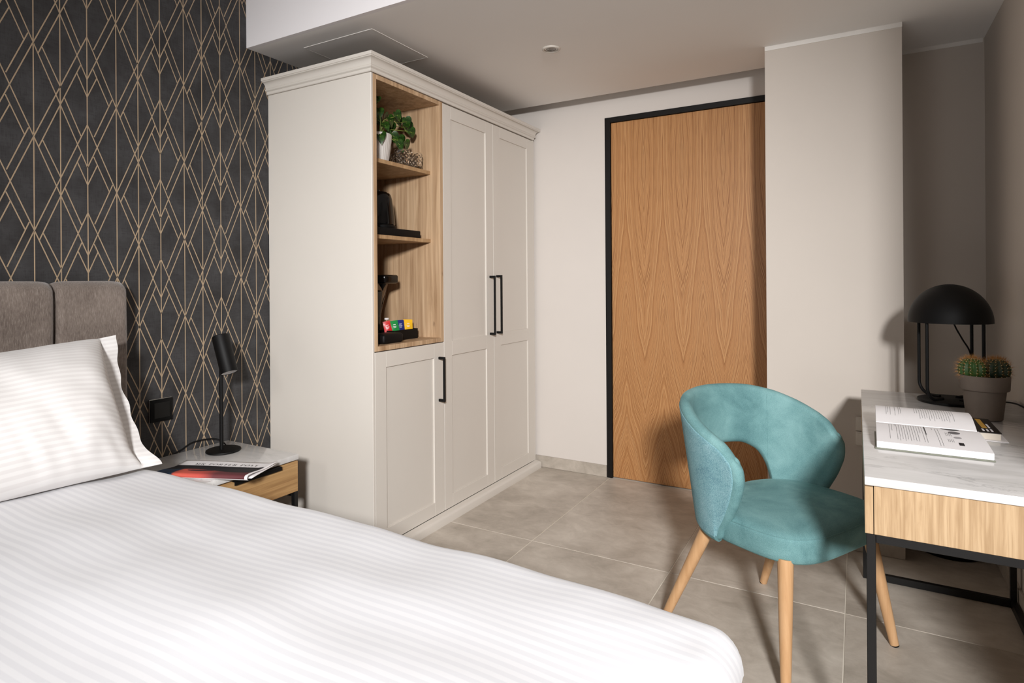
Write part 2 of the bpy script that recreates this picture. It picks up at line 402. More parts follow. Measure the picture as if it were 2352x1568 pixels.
# ceiling: dropped soffit with a shadow gap at the door wall, bulkhead face, high ceiling nearer the viewer
b = B()
box(b, XL, CX0, YBULK+0.02, YSLOT, ZC, ZC+0.1); box(b, CX0, CX1, YBULK+0.02, CY, ZC, ZC+0.1); box(b, CX1, XR, YBULK+0.02, YNI, ZC, ZC+0.1)
box(b, XL, CX0, YSLOT-0.02, YB, ZC+0.14, ZC+0.24)
ceil = struct('ceiling', b, M_ceil, smooth=None)
b = B(); box(b, XL, XR, YBULK, YBULK+0.02, ZC, ZHI); struct('wall_bulkhead', b, M_bulk)
b = B(); box(b, XL, XR2, YN, YBULK, ZHI, ZHI+0.08); struct('ceiling_upper', b, M_ceil)
b = B()
for (x0, x1, y0, y1) in ((-2.113, -1.714, 1.869, 1.8715), (-2.113, -1.714, 2.2365, 2.239), (-2.113, -2.1105, 1.8715, 2.2365), (-1.7165, -1.714, 1.8715, 2.2365)):
    box(b, x0, x1, y0, y1, ZC-0.0018, ZC+0.002)
obj('panel_rim', b, M_white, ceil)
b = B(); box(b, -2.1105, -1.7165, 1.8715, 2.2365, ZC-0.0003, ZC+0.002); obj('panel_joint', b, M_frame, ceil)
b = B(); box(b, -2.1088, -1.7182, 1.8732, 2.2348, ZC-0.0012, ZC+0.002, 0.0003, 1); obj('access_panel', b, M_ceil, ceil)
# white painted strips at the top of column and niche
b = B(); box(b, CX0, CX1+0.001, CY-0.002, CY+0.004, ZC-0.019, ZC); struct('trim_1', b, M_white)
b = B(); box(b, CX1, XR-0.005, YNI-0.002, YNI+0.004, ZC-0.018, ZC); struct('trim_2', b, M_white)
# tile baseboards
def skirting(name, *a):
    b = B(); box(b, *a, 0.001, 1); struct(name, b, M_tile)
skirting('baseboard_back', -1.72, -1.259, YB-0.009, YB, 0.001, 0.068)
skirting('baseboard_column', CX0, CX1, CY-0.009, CY, 0.001, 0.068)
skirting('baseboard_niche', CX1, XR-0.009, YNI-0.009, YNI, 0.001, 0.068)
skirting('baseboard_right', XR-0.009, XR, YRC, YNI, 0.001, 0.068)
# door
door = tag(thing('door_1', None, None, (-1.2245, YB, 0)), kind='structure')
b = B(); box(b, 0.002, 0.85, 0.004, 0.044, 0.006, 2.038, 0.001, 1); obj('door_leaf', b, M_veneer, door)
b = B(); box(b, -0.0335, 0, -0.006, 0.06, 0, 2.07, 0.001, 1); box(b, 0, 0.8945, -0.006, 0.06, 2.04, 2.07, 0.001, 1); box(b, 0, 0.8945, 0.046, 0.06, 0, 2.04)
obj('door_frame', b, M_frame, door)

# wallpaper pattern: thin copper lines (kept as one part of the wall)
W, Hh = 0.2545, 0.3077
segs = [(0, 0, .159, -.3843), (0, -.3077, .159, .0721), (.0250, -.0078, .0765, -.1237), (.0129, -.033, .139, .2748), (.0892, .1491, .139, .0284),
        (.159, .0721, .2545, -.1535), (.159, -.0766, .2545, .1542), (.159, -.1383, .1274, -.0635), (.159, -.1383, .1902, -.0646),
        (.1785, -.036, .229, -.1527), (.1805, .0337, .2405, .1802)]
b = B(); LW = 0.0036; e = 0
def ribbon(y0, z0, y1, z1, zmin=0.0, zmax=2.62):
    global e
    if y0 > 3.3 or y1 > 3.3: return
    d = Vector((y1-y0, z1-z0)); L = d.length
    if L < 1e-5: return
    lo, hi = min(z0, z1), max(z0, z1)
    if hi < zmin or lo > zmax: return
    for (zc, keep) in ((zmin, 1), (zmax, -1)):
        for k in (0, 1):
            za, zb = (z0, z1) if k == 0 else (z1, z0)
            if (za-zc)*keep < 0:
                t = (zc-za)/(zb-za)
                if k == 0: y0, z0 = y0+(y1-y0)*t, zc
                else: y1, z1 = y1+(y0-y1)*t, zc
    n = Vector((-d.y, d.x)).normalized()*LW/2; e += 1; x = XL+0.0003+(e % 7)*0.00004
    vs = [b.verts.new((x, p[0]+s*n.x, p[1]+s*n.y)) for p, s in (((y0, z0), 1), ((y1, z1), 1), ((y1, z1), -1), ((y0, z0), -1))]
    b.faces.new(vs)
for i in range(-8, 9):
    yb = 1.2018+i*W; zb = 1.466-i*Hh/2
    k0 = math.floor((0-zb)/Hh)-2; k1 = math.ceil((2.62-zb)/Hh)+2
    for k in range(k0, k1):
        for (u0_, v0_, u1_, v1_) in segs: ribbon(yb+u0_, zb+k*Hh+v0_, yb+u1_, zb+k*Hh+v1_)
    for u in (0, .0765, .159): ribbon(yb+u, 0.0, yb+u, 2.62)
me = bpy.data.meshes.new('copper_lines'); b.to_mesh(me); b.free(); me.materials.append(M_gold)
o = bpy.data.objects.new('copper_lines', me); link(o, wl); o['kind'] = 'stuff'; o['label'] = 'thin copper diamond lines printed on the charcoal wallpaper'

# ================================================================== DOWNLIGHT
t = thing('downlight', 'small round recessed downlight with steel ring in the lowered ceiling', 'ceiling light', (-1.179, 2.439, ZC))
b = B(); lathe(b, [(0.0415, 0.0005), (0.0412, -0.003), (0.038, -0.0065), (0.032, -0.006), (0.0285, -0.002), (0.028, 0.0005), (0.0415, 0.0005)], 40); obj('ring', b, M_whiteplastic, t)
b = B(); lathe(b, [(0.0275, 0.001), (0.027, -0.002), (0.0235, -0.002), (0.023, 0.006)], 40); obj('inner_ring', b, M_steel, t)
b = B(); lathe(b, [(0.0, -0.0012), (0.006, -0.0016), (0.008, -0.0008), (0.016, -0.0004), (0.0235, -0.0006)], 32); obj('lens', b, plain('dim_lens', (120, 112, 104), 0.15, metal=0.6), t)

# ================================================================== WARDROBE
WX, WY0, WY1, WZ = -1.710, 1.855, 3.283, 1.990
t = thing('wardrobe', 'tall pale grey wardrobe with panelled doors, crown moulding and open oak shelves', 'wardrobe', ((XL+WX)/2, (WY0+WY1)/2, 0))
ox, oy = t.location.x, t.location.y
def wb(bm, x0, x1, y0, y1, z0, z1, bev=0.0, seg=2): return box(bm, x0-ox, x1-ox, y0-oy, y1-oy, z0, z1, bev, seg)
xb = XL+0.002
b = B(); wb(b, xb, WX, WY0, 1.867, 0, WZ, 0.0012, 1); obj('side_panel', b, M_ward, t)
b = B(); wb(b, xb, WX-0.001, 3.270, WY1, 0, WZ, 0.0012, 1); obj('side_panel', b, M_ward, t)
b = B(); wb(b, xb, WX-0.021, 1.868, 3.269, WZ-0.016, WZ+0.02); obj('top_panel', b, M_ward, t)
b = B(); wb(b, xb, xb+0.008, 1.868, 3.269, 0.04, WZ-0.017); obj('back_panel', b, M_ward, t)
b = B(); wb(b, xb+0.009, WX-0.022, 2.343, 2.359, 0.05, WZ-0.018); obj('divider', b, M_ward, t)
b = B()
prof = [(WX+0.000, 0.0), (WX+0.038, 0.0), (WX+0.038, 0.030), (WX+0.034, 0.036), (WX+0.024, 0.040), (WX+0.0, 0.043)]
ya, yb_ = 1.857, 3.281
va = [b.verts.new((x-ox, ya-oy, z)) for x, z in prof]; vb = [b.verts.new((x-ox, yb_-oy, z)) for x, z in prof]
ring_faces(b, va, vb); b.faces.new(va); b.faces.new(vb[::-1]); obj('plinth', b, M_ward, t, 50)
# crown moulding: profile swept round the near side, the front and the far end
cp = [(-0.02, 1.9905), (0.006, 1.9905), (0.008, 1.993), (0.008, 2.003), (0.011, 2.005), (0.0145, 2.0075), (0.0155, 2.0105), (0.0145, 2.0135), (0.0125, 2.0148), (0.0125, 2.0165)]
for k in range(7):
    a = k/6*PI/2; cp.append((0.0135+0.0185*(1-math.cos(a)), 2.0165+0.0245*math.sin(a)))
cp += [(0.0335, 2.0425), (0.0335, 2.0445), (0.037, 2.0455), (0.038, 2.048), (0.038, 2.058), (0.0365, 2.0595), (-0.02, 2.0595)]
path = [(xb, WY0, 0, -1), (WX, WY0, 1, -1), (WX, WY1-0.018, 1, 1), (WX-0.03, WY1-0.018, 0, 1)]
b = B(); rings = []
for (px, py, nx, ny) in path:
    ring = []
    for (off, z) in cp:
        o1 = off if (ny < 0 or off < 0) else min(off, 0.036)
        ring.append(b.verts.new((px+nx*o1-ox, py+ny*o1*(0.99 if ny < 0 else 1.0)-oy, z)))
    rings.append(ring)
for r_, q_ in zip(rings, rings[1:]): ring_faces(b, r_, q_)
b.faces.new(rings[0]); b.faces.new(rings[-1][::-1])
obj('crown_moulding', b, M_ward, t, 28)
# doors: stiles and rails with recessed panels
def wdoor(y0, y1, z0, z1, py0, py1, panels):
    b = B(); T = 0.020; zs = [z0]
    wb(b, WX-T, WX, y0, py0, z0, z1, 0.0009, 1); wb(b, WX-T, WX, py1, y1, z0, z1, 0.0009, 1)
    prev = z0
    for (a, c) in panels:
        wb(b, WX-T, WX, py0-0.0008, py1+0.0008, prev, a, 0.0009, 1); prev = c
    wb(b, WX-T, WX, py0-0.0008, py1+0.0008, prev, z1, 0.0009, 1)
    d = obj('door', b, M_ward, t)
    for (a, c) in panels:
        b = B(); wb(b, WX-T+0.002, WX-0.0075, py0-0.003, py1+0.003, a-0.003, c+0.003); obj('panel', b, M_ward, d)
    return d
def bar_handle(d, y, z0, z1):
    b = B(); wb(b, WX+0.026, WX+0.034, y-0.006, y+0.006, z0, z1, 0.001, 1)
    for a, c in ((z0, z0+0.012), (z1-0.012, z1)): wb(b, WX-0.0002, WX+0.027, y-0.006, y+0.006, a, c, 0.001, 1)
    obj('handle', b, M_blackmatte, d)
d1 = wdoor(1.8685, 2.3425, 0.045, 0.846, 1.937, 2.266, [(0.107, 0.779)]); bar_handle(d1, 2.304, 0.572, 0.782)
d2 = wdoor(2.3455, 2.8000, 0.045, 1.986, 2.411, 2.729, [(0.107, 0.777), (0.848, 1.923)]); bar_handle(d2, 2.764, 0.848, 1.165)
d3 = wdoor(2.8030, 3.2690, 0.045, 1.986, 2.877, 3.191, [(0.107, 0.782), (0.852, 1.926)]); bar_handle(d3, 2.834, 0.850, 1.168)
# open oak box with two shelves
b = B(); nx0 = -2.30
wb(b, nx0, WX+0.001, 1.8685, 1.8865, 0.850, 1.988, 0.0007, 1); wb(b, nx0, WX+0.001, 2.3185, 2.3425, 0.850, 1.988, 0.0007, 1)
wb(b, nx0, WX+0.001, 1.8866, 2.3184, 0.850, 0.870, 0.0007, 1); wb(b, nx0, WX+0.001, 1.8866, 2.3184, 1.969, 1.988, 0.0007, 1)
obj('open_box', b, M_oak, t)
b = B(); wb(b, nx0, nx0+0.012, 1.887, 2.318, 0.871, 1.968); obj('box_back', b, M_oak, t)
SH1, SH2, SH0 = 1.662, 1.338, 0.870
for z in (SH1, SH2):
    b = B(); wb(b, nx0+0.013, -1.765, 1.8868, 2.3182, z-0.017, z, 0.0006, 1); obj('shelf', b, M_oakedge, t)

# ---------- potted pothos on the top shelf
pt = thing('potted_pothos', 'green trailing pothos in a white ribbed pot on the top oak shelf', 'plant', (-1.862, 2.053, SH1))
b = B(); rib = lambda a, z, k: 1+0.012*math.cos(36*a) if 1 <= k <= 5 else 1
lathe(b, [(0, 0.001), (0.050, 0.001), (0.053, 0.004), (0.060, 0.05), (0.066, 0.10), (0.068, 0.128), (0.067, 0.131), (0.062, 0.131), (0.060, 0.112), (0, 0.112)], 144, fn=rib)
obj('pot', b, M_potwhite, pt)
b = B(); lathe(b, [(0.0598, 0.1125), (0.04, 0.116), (0, 0.118)], 24); obj('soil', b, M_soil, pt)
def leaf_bm(L, bend, curl):
    b = B()
    pr = [(0.0, 0.0), (-0.09, 0.16), (-0.08, 0.28), (0.0, 0.40), (0.12, 0.46), (0.28, 0.47), (0.44, 0.43), (0.60, 0.345), (0.75, 0.235), (0.88, 0.12), (0.96, 0.045), (1.03, 0.0)]
    cen, lf, rt = [], [], []
    for k, (x, hw) in enumerate(pr):
        xm = max(x, 0); z = -bend*xm*xm
        cen.append(b.verts.new((xm*L if k else 0, 0, z*L)))
        if hw > 0:
            lf.append(b.verts.new((x*L, hw*L, (z+curl*hw)*L))); rt.append(b.verts.new((x*L, -hw*L, (z+curl*hw)*L)))
        else: lf.append(cen[-1]); rt.append(cen[-1])
    for k in range(len(pr)-1):
        for s in (lf, rt):
            f = []
            for v in (cen[k], cen[k+1], s[k+1], s[k]):
                if v not in f: f.append(v)
            if len(f) >= 3: b.faces.new(f)
    return b
LF = [(-1.80, 2.012, 1.775, .052), (-1.82, 2.068, 1.833, .044), (-1.835, 2.145, 1.798, .050), (-1.85, 2.205, 1.800, .05), (-1.80, 2.140, 1.757, .048), (-1.82, 2.104, 1.862, .050),
      (-1.84, 2.175, 1.885, .055), (-1.85, 2.262, 1.868, .062), (-1.80, 2.228, 1.832, .045), (-1.82, 2.013, 1.939, .035), (-1.84, 2.046, 1.892, .05), (-1.86, 2.055, 1.868, .055),
      (-1.80, 2.128, 1.890, .045), (-1.82, 2.215, 1.882, .05), (-1.86, 2.15, 1.85, .05), (-1.87, 2.10, 1.885, .05), (-1.90, 2.00, 1.87, .05), (-1.93, 2.09, 1.90, .05), (-1.92, 1.97, 1.84, .05),
      (-1.95, 2.04, 1.86, .05), (-1.81, 1.97, 1.83, .05), (-1.90, 2.16, 1.90, .05), (-1.83, 2.10, 1.80, .04), (-1.97, 2.12, 1.83, .05), (-1.80, 2.19, 1.765, .05)]
base = Vector((-1.862, 2.053, SH1)); camv = Vector((0, 0, CAMH))
for i, (x, y, z, L) in enumerate(LF):
    p = Vector((x, y, z)) - base
    out = Vector((p.x, p.y, 0)); out = out.normalized() if out.length > 1e-3 else Vector((0, 1, 0))
    root = Vector((out.x*0.02+random.uniform(-.01, .01), out.y*0.02+random.uniform(-.01, .01), 0.116))
    ctrl = [root, root*0.5+Vector((0, 0, 0.07+max(0, p.z-0.12)*0.6))+out*0.02, p*0.8+Vector((0, 0, 0.035)), p]
    b = B(); tube(b, spline(ctrl, 5), [0.0019-0.0007*k/15 for k in range(16)], 5); obj('stem', b, M_stem, pt)
    b = leaf_bm(L*1.05, random.uniform(.25, .5), random.uniform(0.15, .4)); o = obj('leaf', b, M_leaf, pt, 60)
    # leaves hang tip down, faces turned to the room
    d = (out*0.55+Vector((random.uniform(-.3, .3), random.uniform(-.3, .3), -0.75))).normalized()
    up = (Vector((0.75, -0.55, 0.5))+Vector((random.uniform(-.35, .35), random.uniform(-.35, .35), random.uniform(-.2, .3)))).normalized()
    up = (up-d*up.dot(d)).normalized(); sd = up.cross(d)
    o.matrix_local = Matrix((d, sd, up)).transposed().to_4x4(); o.location = p-d*L*0.4

# ---------- crystal tumblers
def tumbler_bm():
    b = B(); seg = 20; rows = [(0.0300, 0.001), (0.0325, 0.005)] + [(0.0335+0.0030*k/5, 0.012+0.0105*k) for k in range(6)] + [(0.0368, 0.071), (0.0365, 0.0755), (0.0350, 0.0755), (0.0335, 0.045), (0.0290, 0.013)]
    rings = []
    for k, (r, z) in enumerate(rows):
        cut = 0.0021 if 2 <= k <= 7 else 0
        rings.append([b.verts.new(((r+cut*(1 if (i+k) % 2 else -1))*math.cos(2*PI*i/seg), (r+cut*(1 if (i+k) % 2 else -1))*math.sin(2*PI*i/seg), z)) for i in range(seg)])
    for a, c in zip(rings, rings[1:]):
        for i in range(seg):
            q = (a[i], a[(i+1) % seg], c[(i+1) % seg], c[i]); b.faces.new((q[0], q[1], q[2])); b.faces.new((q[0], q[2], q[3]))
    b.faces.new(rings[0][::-1]); b.faces.new(rings[-1]); return b
tb = obj('tumbler', tumbler_bm(), M_glass, None, None, (-1.803, 2.247, SH1))
tag(tb, 'cut crystal tumbler at the right end of the top oak shelf', 'glass', 'crystal tumblers on the top shelf')
for loc, lab in (((-1.806, 2.162, SH1), 'cut crystal tumbler at the front edge between plant pot and right-hand glass'), ((-1.886, 2.215, SH1), 'cut crystal tumbler standing behind the two front glasses')):
    c = tb.copy(); COL.objects.link(c); c.location = loc; c.rotation_euler.z = 0.4; c['label'] = lab

# ---------- kettle and tray on the middle shelf
tr = tag(obj('serving_tray', box(B(), -0.13, 0.13, -0.155, 0.155, 0, 0.034, 0.004, 2), M_blackmatte, None, 35, (-1.905, 2.100, SH2+0.0005)),
         'long black kettle tray lying on the middle oak shelf', 'tray')
k = thing('electric_kettle', 'glossy black electric kettle standing on the tray on the middle shelf', 'kettle', (-1.895, 2.095, SH2+0.0345))
b = B(); lathe(b, [(0, 0.001), (0.078, 0.001), (0.081, 0.006), (0.081, 0.016), (0.078, 0.02), (0, 0.02)], 40); obj('power_base', b, M_blackmatte, k)
b = B(); lathe(b, [(0, 0.021), (0.076, 0.021), (0.078, 0.026), (0.076, 0.06), (0.071, 0.10), (0.065, 0.14), (0.060, 0.158), (0.054, 0.165), (0, 0.166)], 48); obj('body', b, M_blackgloss, k)
b = B(); lathe(b, [(0, 0.167), (0.045, 0.167), (0.043, 0.171), (0.012, 0.173), (0.011, 0.182), (0, 0.183)], 32); obj('lid', b, M_blackgloss, k)
b = B(); tube(b, spline([(0.0, -0.058, 0.15), (0.0, -0.10, 0.158), (0.0, -0.118, 0.12), (0.0, -0.105, 0.06), (0.0, -0.074, 0.045)], 6), 0.009, 10); obj('handle', b, M_blackgloss, k)
# ---------- coffee machine, drip tray, box with sachets on the bottom of the open box
k = thing('coffee_machine', 'slim black and taupe capsule coffee machine at the left of the lowest oak shelf', 'coffee machine', (-1.90, 2.147, SH0))
M_taupe = plain('taupe_plastic', (150, 124, 102), 0.3, spec=0.5)
b = B(); box(b, -0.26, -0.004, -0.050, 0.050, 0.001, 0.022, 0.006, 3); obj('base', b, M_blackgloss, k)
b = B(); vs = [b.verts.new((x, y, z)) for y in (-0.049, 0.049) for (x, z) in ((-0.25, 0.022), (-0.088, 0.022), (-0.060, 0.16), (-0.020, 0.258), (-0.25, 0.258))]
b.faces.new(vs[:5]); b.faces.new(vs[5:][::-1]); ring_faces(b, vs[:5], vs[5:]); bmesh.ops.bevel(b, geom=b.edges[:], offset=0.004, segments=2, affect='EDGES'); obj('column', b, M_taupe, k)
b = B(); box(b, -0.26, 0.040, -0.049, 0.050, 0.2585, 0.298, 0.009, 3); obj('head', b, M_blackgloss, k)
b = B(); box(b, -0.075, -0.004, -0.080, -0.004, 0.023, 0.228, 0.012, 4)
for v in b.verts:
    if v.co.y > -0.03: v.co.y -= 0.024*(1-(v.co.z-0.023)/0.205)
obj('water_tank', b, M_blackgloss, k)
b = B(); lathe(b, [(0.018, 0.258), (0.014, 0.250), (0.005, 0.236), (0.002, 0.226), (0, 0.225)], 20, (0.012, -0.030, 0)); obj('spout', b, M_blackmatte, k)
b = B(); box(b, -0.045, 0.045, -0.065, 0.065, 0, 0.042, 0.012, 4)
tag(obj('drip_tray', b, M_blackmatte, None, 40, (-1.783, 2.020, SH0+0.0005)), 'rounded black drip tray at the front of the lowest oak shelf', 'tray')
bx = thing('sachet_box', 'open black box holding sachets at the right of the lowest shelf', 'box', (-1.845, 2.176, SH0+0.0005))
b = B(); x0, x1, y0, y1, h = -0.040, 0.045, -0.086, 0.084, 0.046
box(b, x0, x1, y0, y1, 0, 0.003); box(b, x0, x0+.003, y0, y1, .003, h); box(b, x1-.003, x1, y0, y1, .003, h); box(b, x0+.003, x1-.003, y0, y0+.003, .003, h); box(b, x0+.003, x1-.003, y1-.003, y1, .003, h)
obj('case', b, M_blackmatte, bx)
b = B(); box(b, -0.0012, 0.0012, y0+.003, y1-.003, .003, h-.004); obj('divider', b, M_blackmatte, bx)
def sachet(x, y, z, c, name, lab, tilt, rz, ww=0.046, hh=0.068, roll=0.0):
    M = plain('sachet_'+name, c, 0.35, spec=0.5)
    s = thing('tea_sachet', lab, 'sachet', (x, y, z), rz)
    b = B()
    def f(u, v):
        du = (u-.5)*ww*(1-0.10*v); th = 0.005*math.sin(PI*min(1, max(0, (v-.08)/.84)))*math.sin(PI*u)
        return Vector((th, du, v*hh))
    g1 = grid(b, 8, 8, f); g2 = grid(b, 8, 8, lambda u, v: f(u, v)*1.0 - Vector((2*f(u, v).x+0.0008, 0, 0)))
    for j in range(8):
        b.faces.new((g1[0][j], g1[0][j+1], g2[0][j+1], g2[0][j])); b.faces.new((g1[8][j], g1[8][j+1], g2[8][j+1], g2[8][j]))
        b.faces.new((g1[j][0], g1[j+1][0], g2[j+1][0], g2[j][0])); b.faces.new((g1[j][8], g1[j+1][8], g2[j+1][8], g2[j][8]))
    o = obj('packet', b, M, s, 60)
    b = B()
    for (a, c_, w_, h_) in ((0, .70, .012, .0025), (0, .58, .016, .002), (0, .50, .012, .002), (0.004, .22, .006, .005)):
        box(b, 0.0055, 0.0062, a-w_/2, a+w_/2, c_*hh, c_*hh+h_)
    obj('printed_label', b, M_paper, s)
    s.rotation_euler = (roll, tilt, rz); return s
G = 'tea sachets in the black box'
for q in ((-1.834, 2.100, (196, 34, 34), 'red', 'red tea sachet leaning at the left of the black box', -.14, -.7, .036, .20),
          (-1.824, 2.131, (24, 132, 62), 'green', 'green tea sachet leaning beside the red one in the box', -.16, -.5, .046, .12),
          (-1.825, 2.168, (26, 38, 108), 'navy', 'navy blue tea sachet between the green and the yellow one', -.15, -.5, .042, .02),
          (-1.822, 2.213, (236, 182, 36), 'yellow', 'yellow tea sachet at the right of the row in the box', -.12, -.45, .052, -.06)):
    s = sachet(q[0], q[1], SH0+0.022, q[2], q[3], q[4], q[5], q[6], q[7], 0.068, q[8]); s['group'] = G
st = thing('stirring_stick', 'white tipped stirring stick standing behind the red sachet in the box', 'stirrer', (-1.862, 2.106, SH0+0.005))
b = B(); tube(b, [(0, 0, 0), (0.003, 0.004, 0.090)], 0.0040, 8); obj('stick', b, plain('tan_stick', (168, 128, 96), 0.6), st)
b = B(); box(b, -.004, .010, -.004, .012, .0885, .097, .002, 2); obj('tip', b, M_paper, st)

# ================================================================== BED
bed = thing('bed', 'double bed with taupe channelled headboard standing against the patterned wallpaper', 'bed', (-1.25, 0.29, 0))
bx_, by_ = -1.25, 0.29
HB0, HB1 = XL+0.002, -2.238
hb = obj('headboard', box(B(), HB0-bx_, HB0+0.04-bx_, -0.61-by_, 1.188-by_, 0.02, 1.125, 0.006, 2), M_headb, bed)
for i in range(8):
    y1 = 1.190-0.225*i; y0 = y1-0.2249; b = B()
    nu, nv = 26, 46
    def f(u, v, s=1):
        yy = (u-.5)*2; zz = (v-.5)*2
        ry = 1-abs(yy)**18; rz_ = 1-abs(zz)**34
        x = 0.044+0.020+0.038*max(0, ry)**0.5*max(0, rz_)**0.45
        z = lerp(0.05, 1.146, v) - 0.012*abs(yy)**6*(v > .5)
        return Vector((HB0-bx_+x-0.004*noise.noise(Vector((u*3+i*5, v*8, 0))), lerp(y0, y1, u)-by_, z))
    g = grid(b, nu, nv, f)
    gb = [[b.verts.new((HB0-bx_+0.0405, g[a][c].co.y, g[a][c].co.z)) for c in range(nv+1)] for a in range(nu+1)]
    for a in range(nu):
        for c in range(nv): b.faces.new((gb[a][c], gb[a][c+1], gb[a+1][c+1], gb[a+1][c]))
    for a in range(nu):
        b.faces.new((g[a][0], gb[a][0], gb[a+1][0], g[a+1][0])); b.faces.new((g[a][nv], g[a+1][nv], gb[a+1][nv], gb[a][nv]))
    for c in range(nv):
        b.faces.new((g[0][c], g[0][c+1], gb[0][c+1], gb[0][c])); b.faces.new((g[nu][c], gb[nu][c], gb[nu][c+1], g[nu][c+1]))
    obj('cushion_panel', b, M_headb, hb, 60)
b = B(); box(b, -2.225-bx_, -0.33-bx_, -0.46-by_, 0.97-by_, 0.06, 0.26, 0.01); obj('bed_base', b, M_headb, bed)
b = B(); box(b, -2.225-bx_, -0.32-bx_, -0.45-by_, 0.98-by_, 0.262, 0.50, 0.03, 3); obj('mattress', b, M_paper, bed)
for x in (-2.15, -0.34):
    for y in (-0.42, 0.95):
        b = B(); lathe(b, [(0, 0), (.02, 0), (.025, .059), (0, .059)], 16, (x-bx_, y-by_, 0)); obj('leg', b, M_black, bed)

# duvet: flat top bending over rounded edges, hanging at the side and the foot
R = 0.055; YM = 1.104; XM = -0.158; YL = -0.56; XH = -1.955
def duv(a, c):
    """a: along x from head, c: across; flat coordinates in metres"""
    ym = YM - 0.038*sstep(-0.75, -0.2, a)
    ix = min(a, XM-R); iy = max(min(c, ym-R), YL+R)
    v = Vector((a-ix, c-iy)); d = v.length
    z = 0.566
    bulge = 0.022*sstep(0.0, 0.5, (ym-c))*sstep(YL, YL+.5, c)*sstep(0, .4, XM-a) - 0.02*sstep(-1.7, -2.1, a)*0.5
    if d < 1e-9: p = Vector((ix, iy, z))
    else:
        n = v/d
        if d < R*PI/2: h, dr = R*math.sin(d/R), R*(1-math.cos(d/R))
        else: h, dr = R, R+(d-R*PI/2); h += -0.018*sstep(0.04, 0.12, dr)+0.040*sstep(0.12, 0.30, dr)
        ang = math.atan2(max(v.y, 0), max(v.x, 0))
        corner = math.sin(2*ang) if (v.x > 0 and v.y > 0) else 0
        fold = 0.0
        if dr > 0.03:
            k = sstep(0.03, 0.12, dr)
            fold = k*(0.014*math.sin(c*17+2.0*math.sin(a*3))*(1 if v.x > v.y else 0) + 0.012*math.sin(a*15+1.0)*(1 if v.y >= v.x else 0))
            fold += corner*k*0.026*math.sin(ang*11+0.6)
        p = Vector((ix+n.x*(h+fold), iy+n.y*(h+fold), z-dr))
        bulge *= max(0, 1-dr/0.06)
    w_ = 0.0045*noise.noise(Vector((a*2.3, c*7.0, 1.3))) + 0.0035*noise.noise(Vector((a*5.0, c*3.0, 8.3)))
    p.z += bulge + w_*2.0*(1-sstep(0.02, 0.12, 0.566-p.z))
    p.y += 0.005*noise.noise(Vector((a*2.2, c*0.8, 4.4)))
    rc = math.hypot(a-(XM-0.02), c-(ym-0.02)); fa = math.atan2(c-(ym-0.42), a-(XM-0.62))
    p.z += 0.0016*math.sin(fa*34)*math.exp(-(rc/0.16)**2)
    if p.z < 0.5: p.x += 0.012*noise.noise(Vector((a*4, c*6, p.z*4))); p.y += 0.008*noise.noise(Vector((a*6+7, c*4, p.z*4)))
    return p
HANG = 0.30
A0, A1, C0, C1 = XH, XM-R+R*PI/2+HANG, YL+R-R*PI/2-HANG, YM-R+R*PI/2+HANG
b = B(); nu, nv = 190, 190
grid(b, nu, nv, lambda u, v: duv(lerp(A0, A1, u), lerp(C0, C1, v)), lambda u, v: (lerp(A0, A1, u), lerp(C0, C1, v)+0.012*math.sin(lerp(A0, A1, u)*3.4)))
dv = obj('duvet', b, M_duvet, None, 180)
tag(dv, 'large white satin-striped duvet spread smoothly over the double bed', 'duvet')
md = dv.modifiers.new('thickness', 'SOLIDIFY'); md.thickness = 0.012; md.offset = -1

# pillow with an open flange on the right end
BR = Vector((-1.872, 1.072, 0.580)); TRc = Vector((-2.135, 1.094, 0.966)); BLc = Vector((-1.905, 0.36, 0.592)); TLc = Vector((-2.135, 0.42, 0.925))
nrm = Vector((0.80, 0.0, 0.60)).normalized()
def pil(u, v, side):
    ub = u/0.925
    vv = v
    p = BLc.lerp(BR, u).lerp(TLc.lerp(TRc, u), vv)
    # sides pulled in between the corners
    pull = 0.030*math.sin(PI*v)*sstep(0.7, 1.0, u); p.y -= pull; p.z -= 0.018*math.sin(PI*min(1, u*1.0))*sstep(.6, 1, v)
    if ub < 1:
        q = max(0, math.sin(PI*v))**0.5*max(0, 1-abs(2*ub-1)**4)**0.55
    else: q = 0
    th = 0.150*q if side > 0 else -0.020*q
    wr = 0
    if side > 0:
        wr = 0.0045*noise.noise(Vector((u*9, v*6, 2.0)))+0.004*noise.noise(Vector((u*16+v*6, v*3.0, 5.0)))*sstep(.55, .0, v)*2.2
        wr *= 0.4+q
    if ub > 0.96:
        wv = sstep(.96, 1.08, ub)
        p += Vector((0.008*math.sin(v*13+1)+0.004*math.sin(v*29), 0.0035*math.sin(v*15+2.4)+0.0018*math.sin(v*31), 0))*wv
        p.y += 0.012*sstep(.12, .0, v)
    return p + nrm*(th+wr+0.0015*side)
b = B(); nu, nv = 110, 70
uvf = lambda u, v: (u*0.72, v*0.50+0.006*math.sin(u*7))
g1 = grid(b, nu, nv, lambda u, v: pil(u, v, 1), uvf); g2 = grid(b, nu, nv, lambda u, v: pil(u, v, -1), uvf)
for a in range(nu):
    b.faces.new((g1[a][0], g2[a][0], g2[a+1][0], g1[a+1][0])); b.faces.new((g1[a][nv], g1[a+1][nv], g2[a+1][nv], g2[a][nv]))
for c in range(nv):
    b.faces.new((g1[0][c], g1[0][c+1], g2[0][c+1], g2[0][c])); b.faces.new((g1[nu][c], g2[nu][c], g2[nu][c+1], g1[nu][c+1]))
tag(obj('pillow', b, M_pillow, None, 60), 'plump white striped pillow leaning against the taupe headboard', 'pillow')

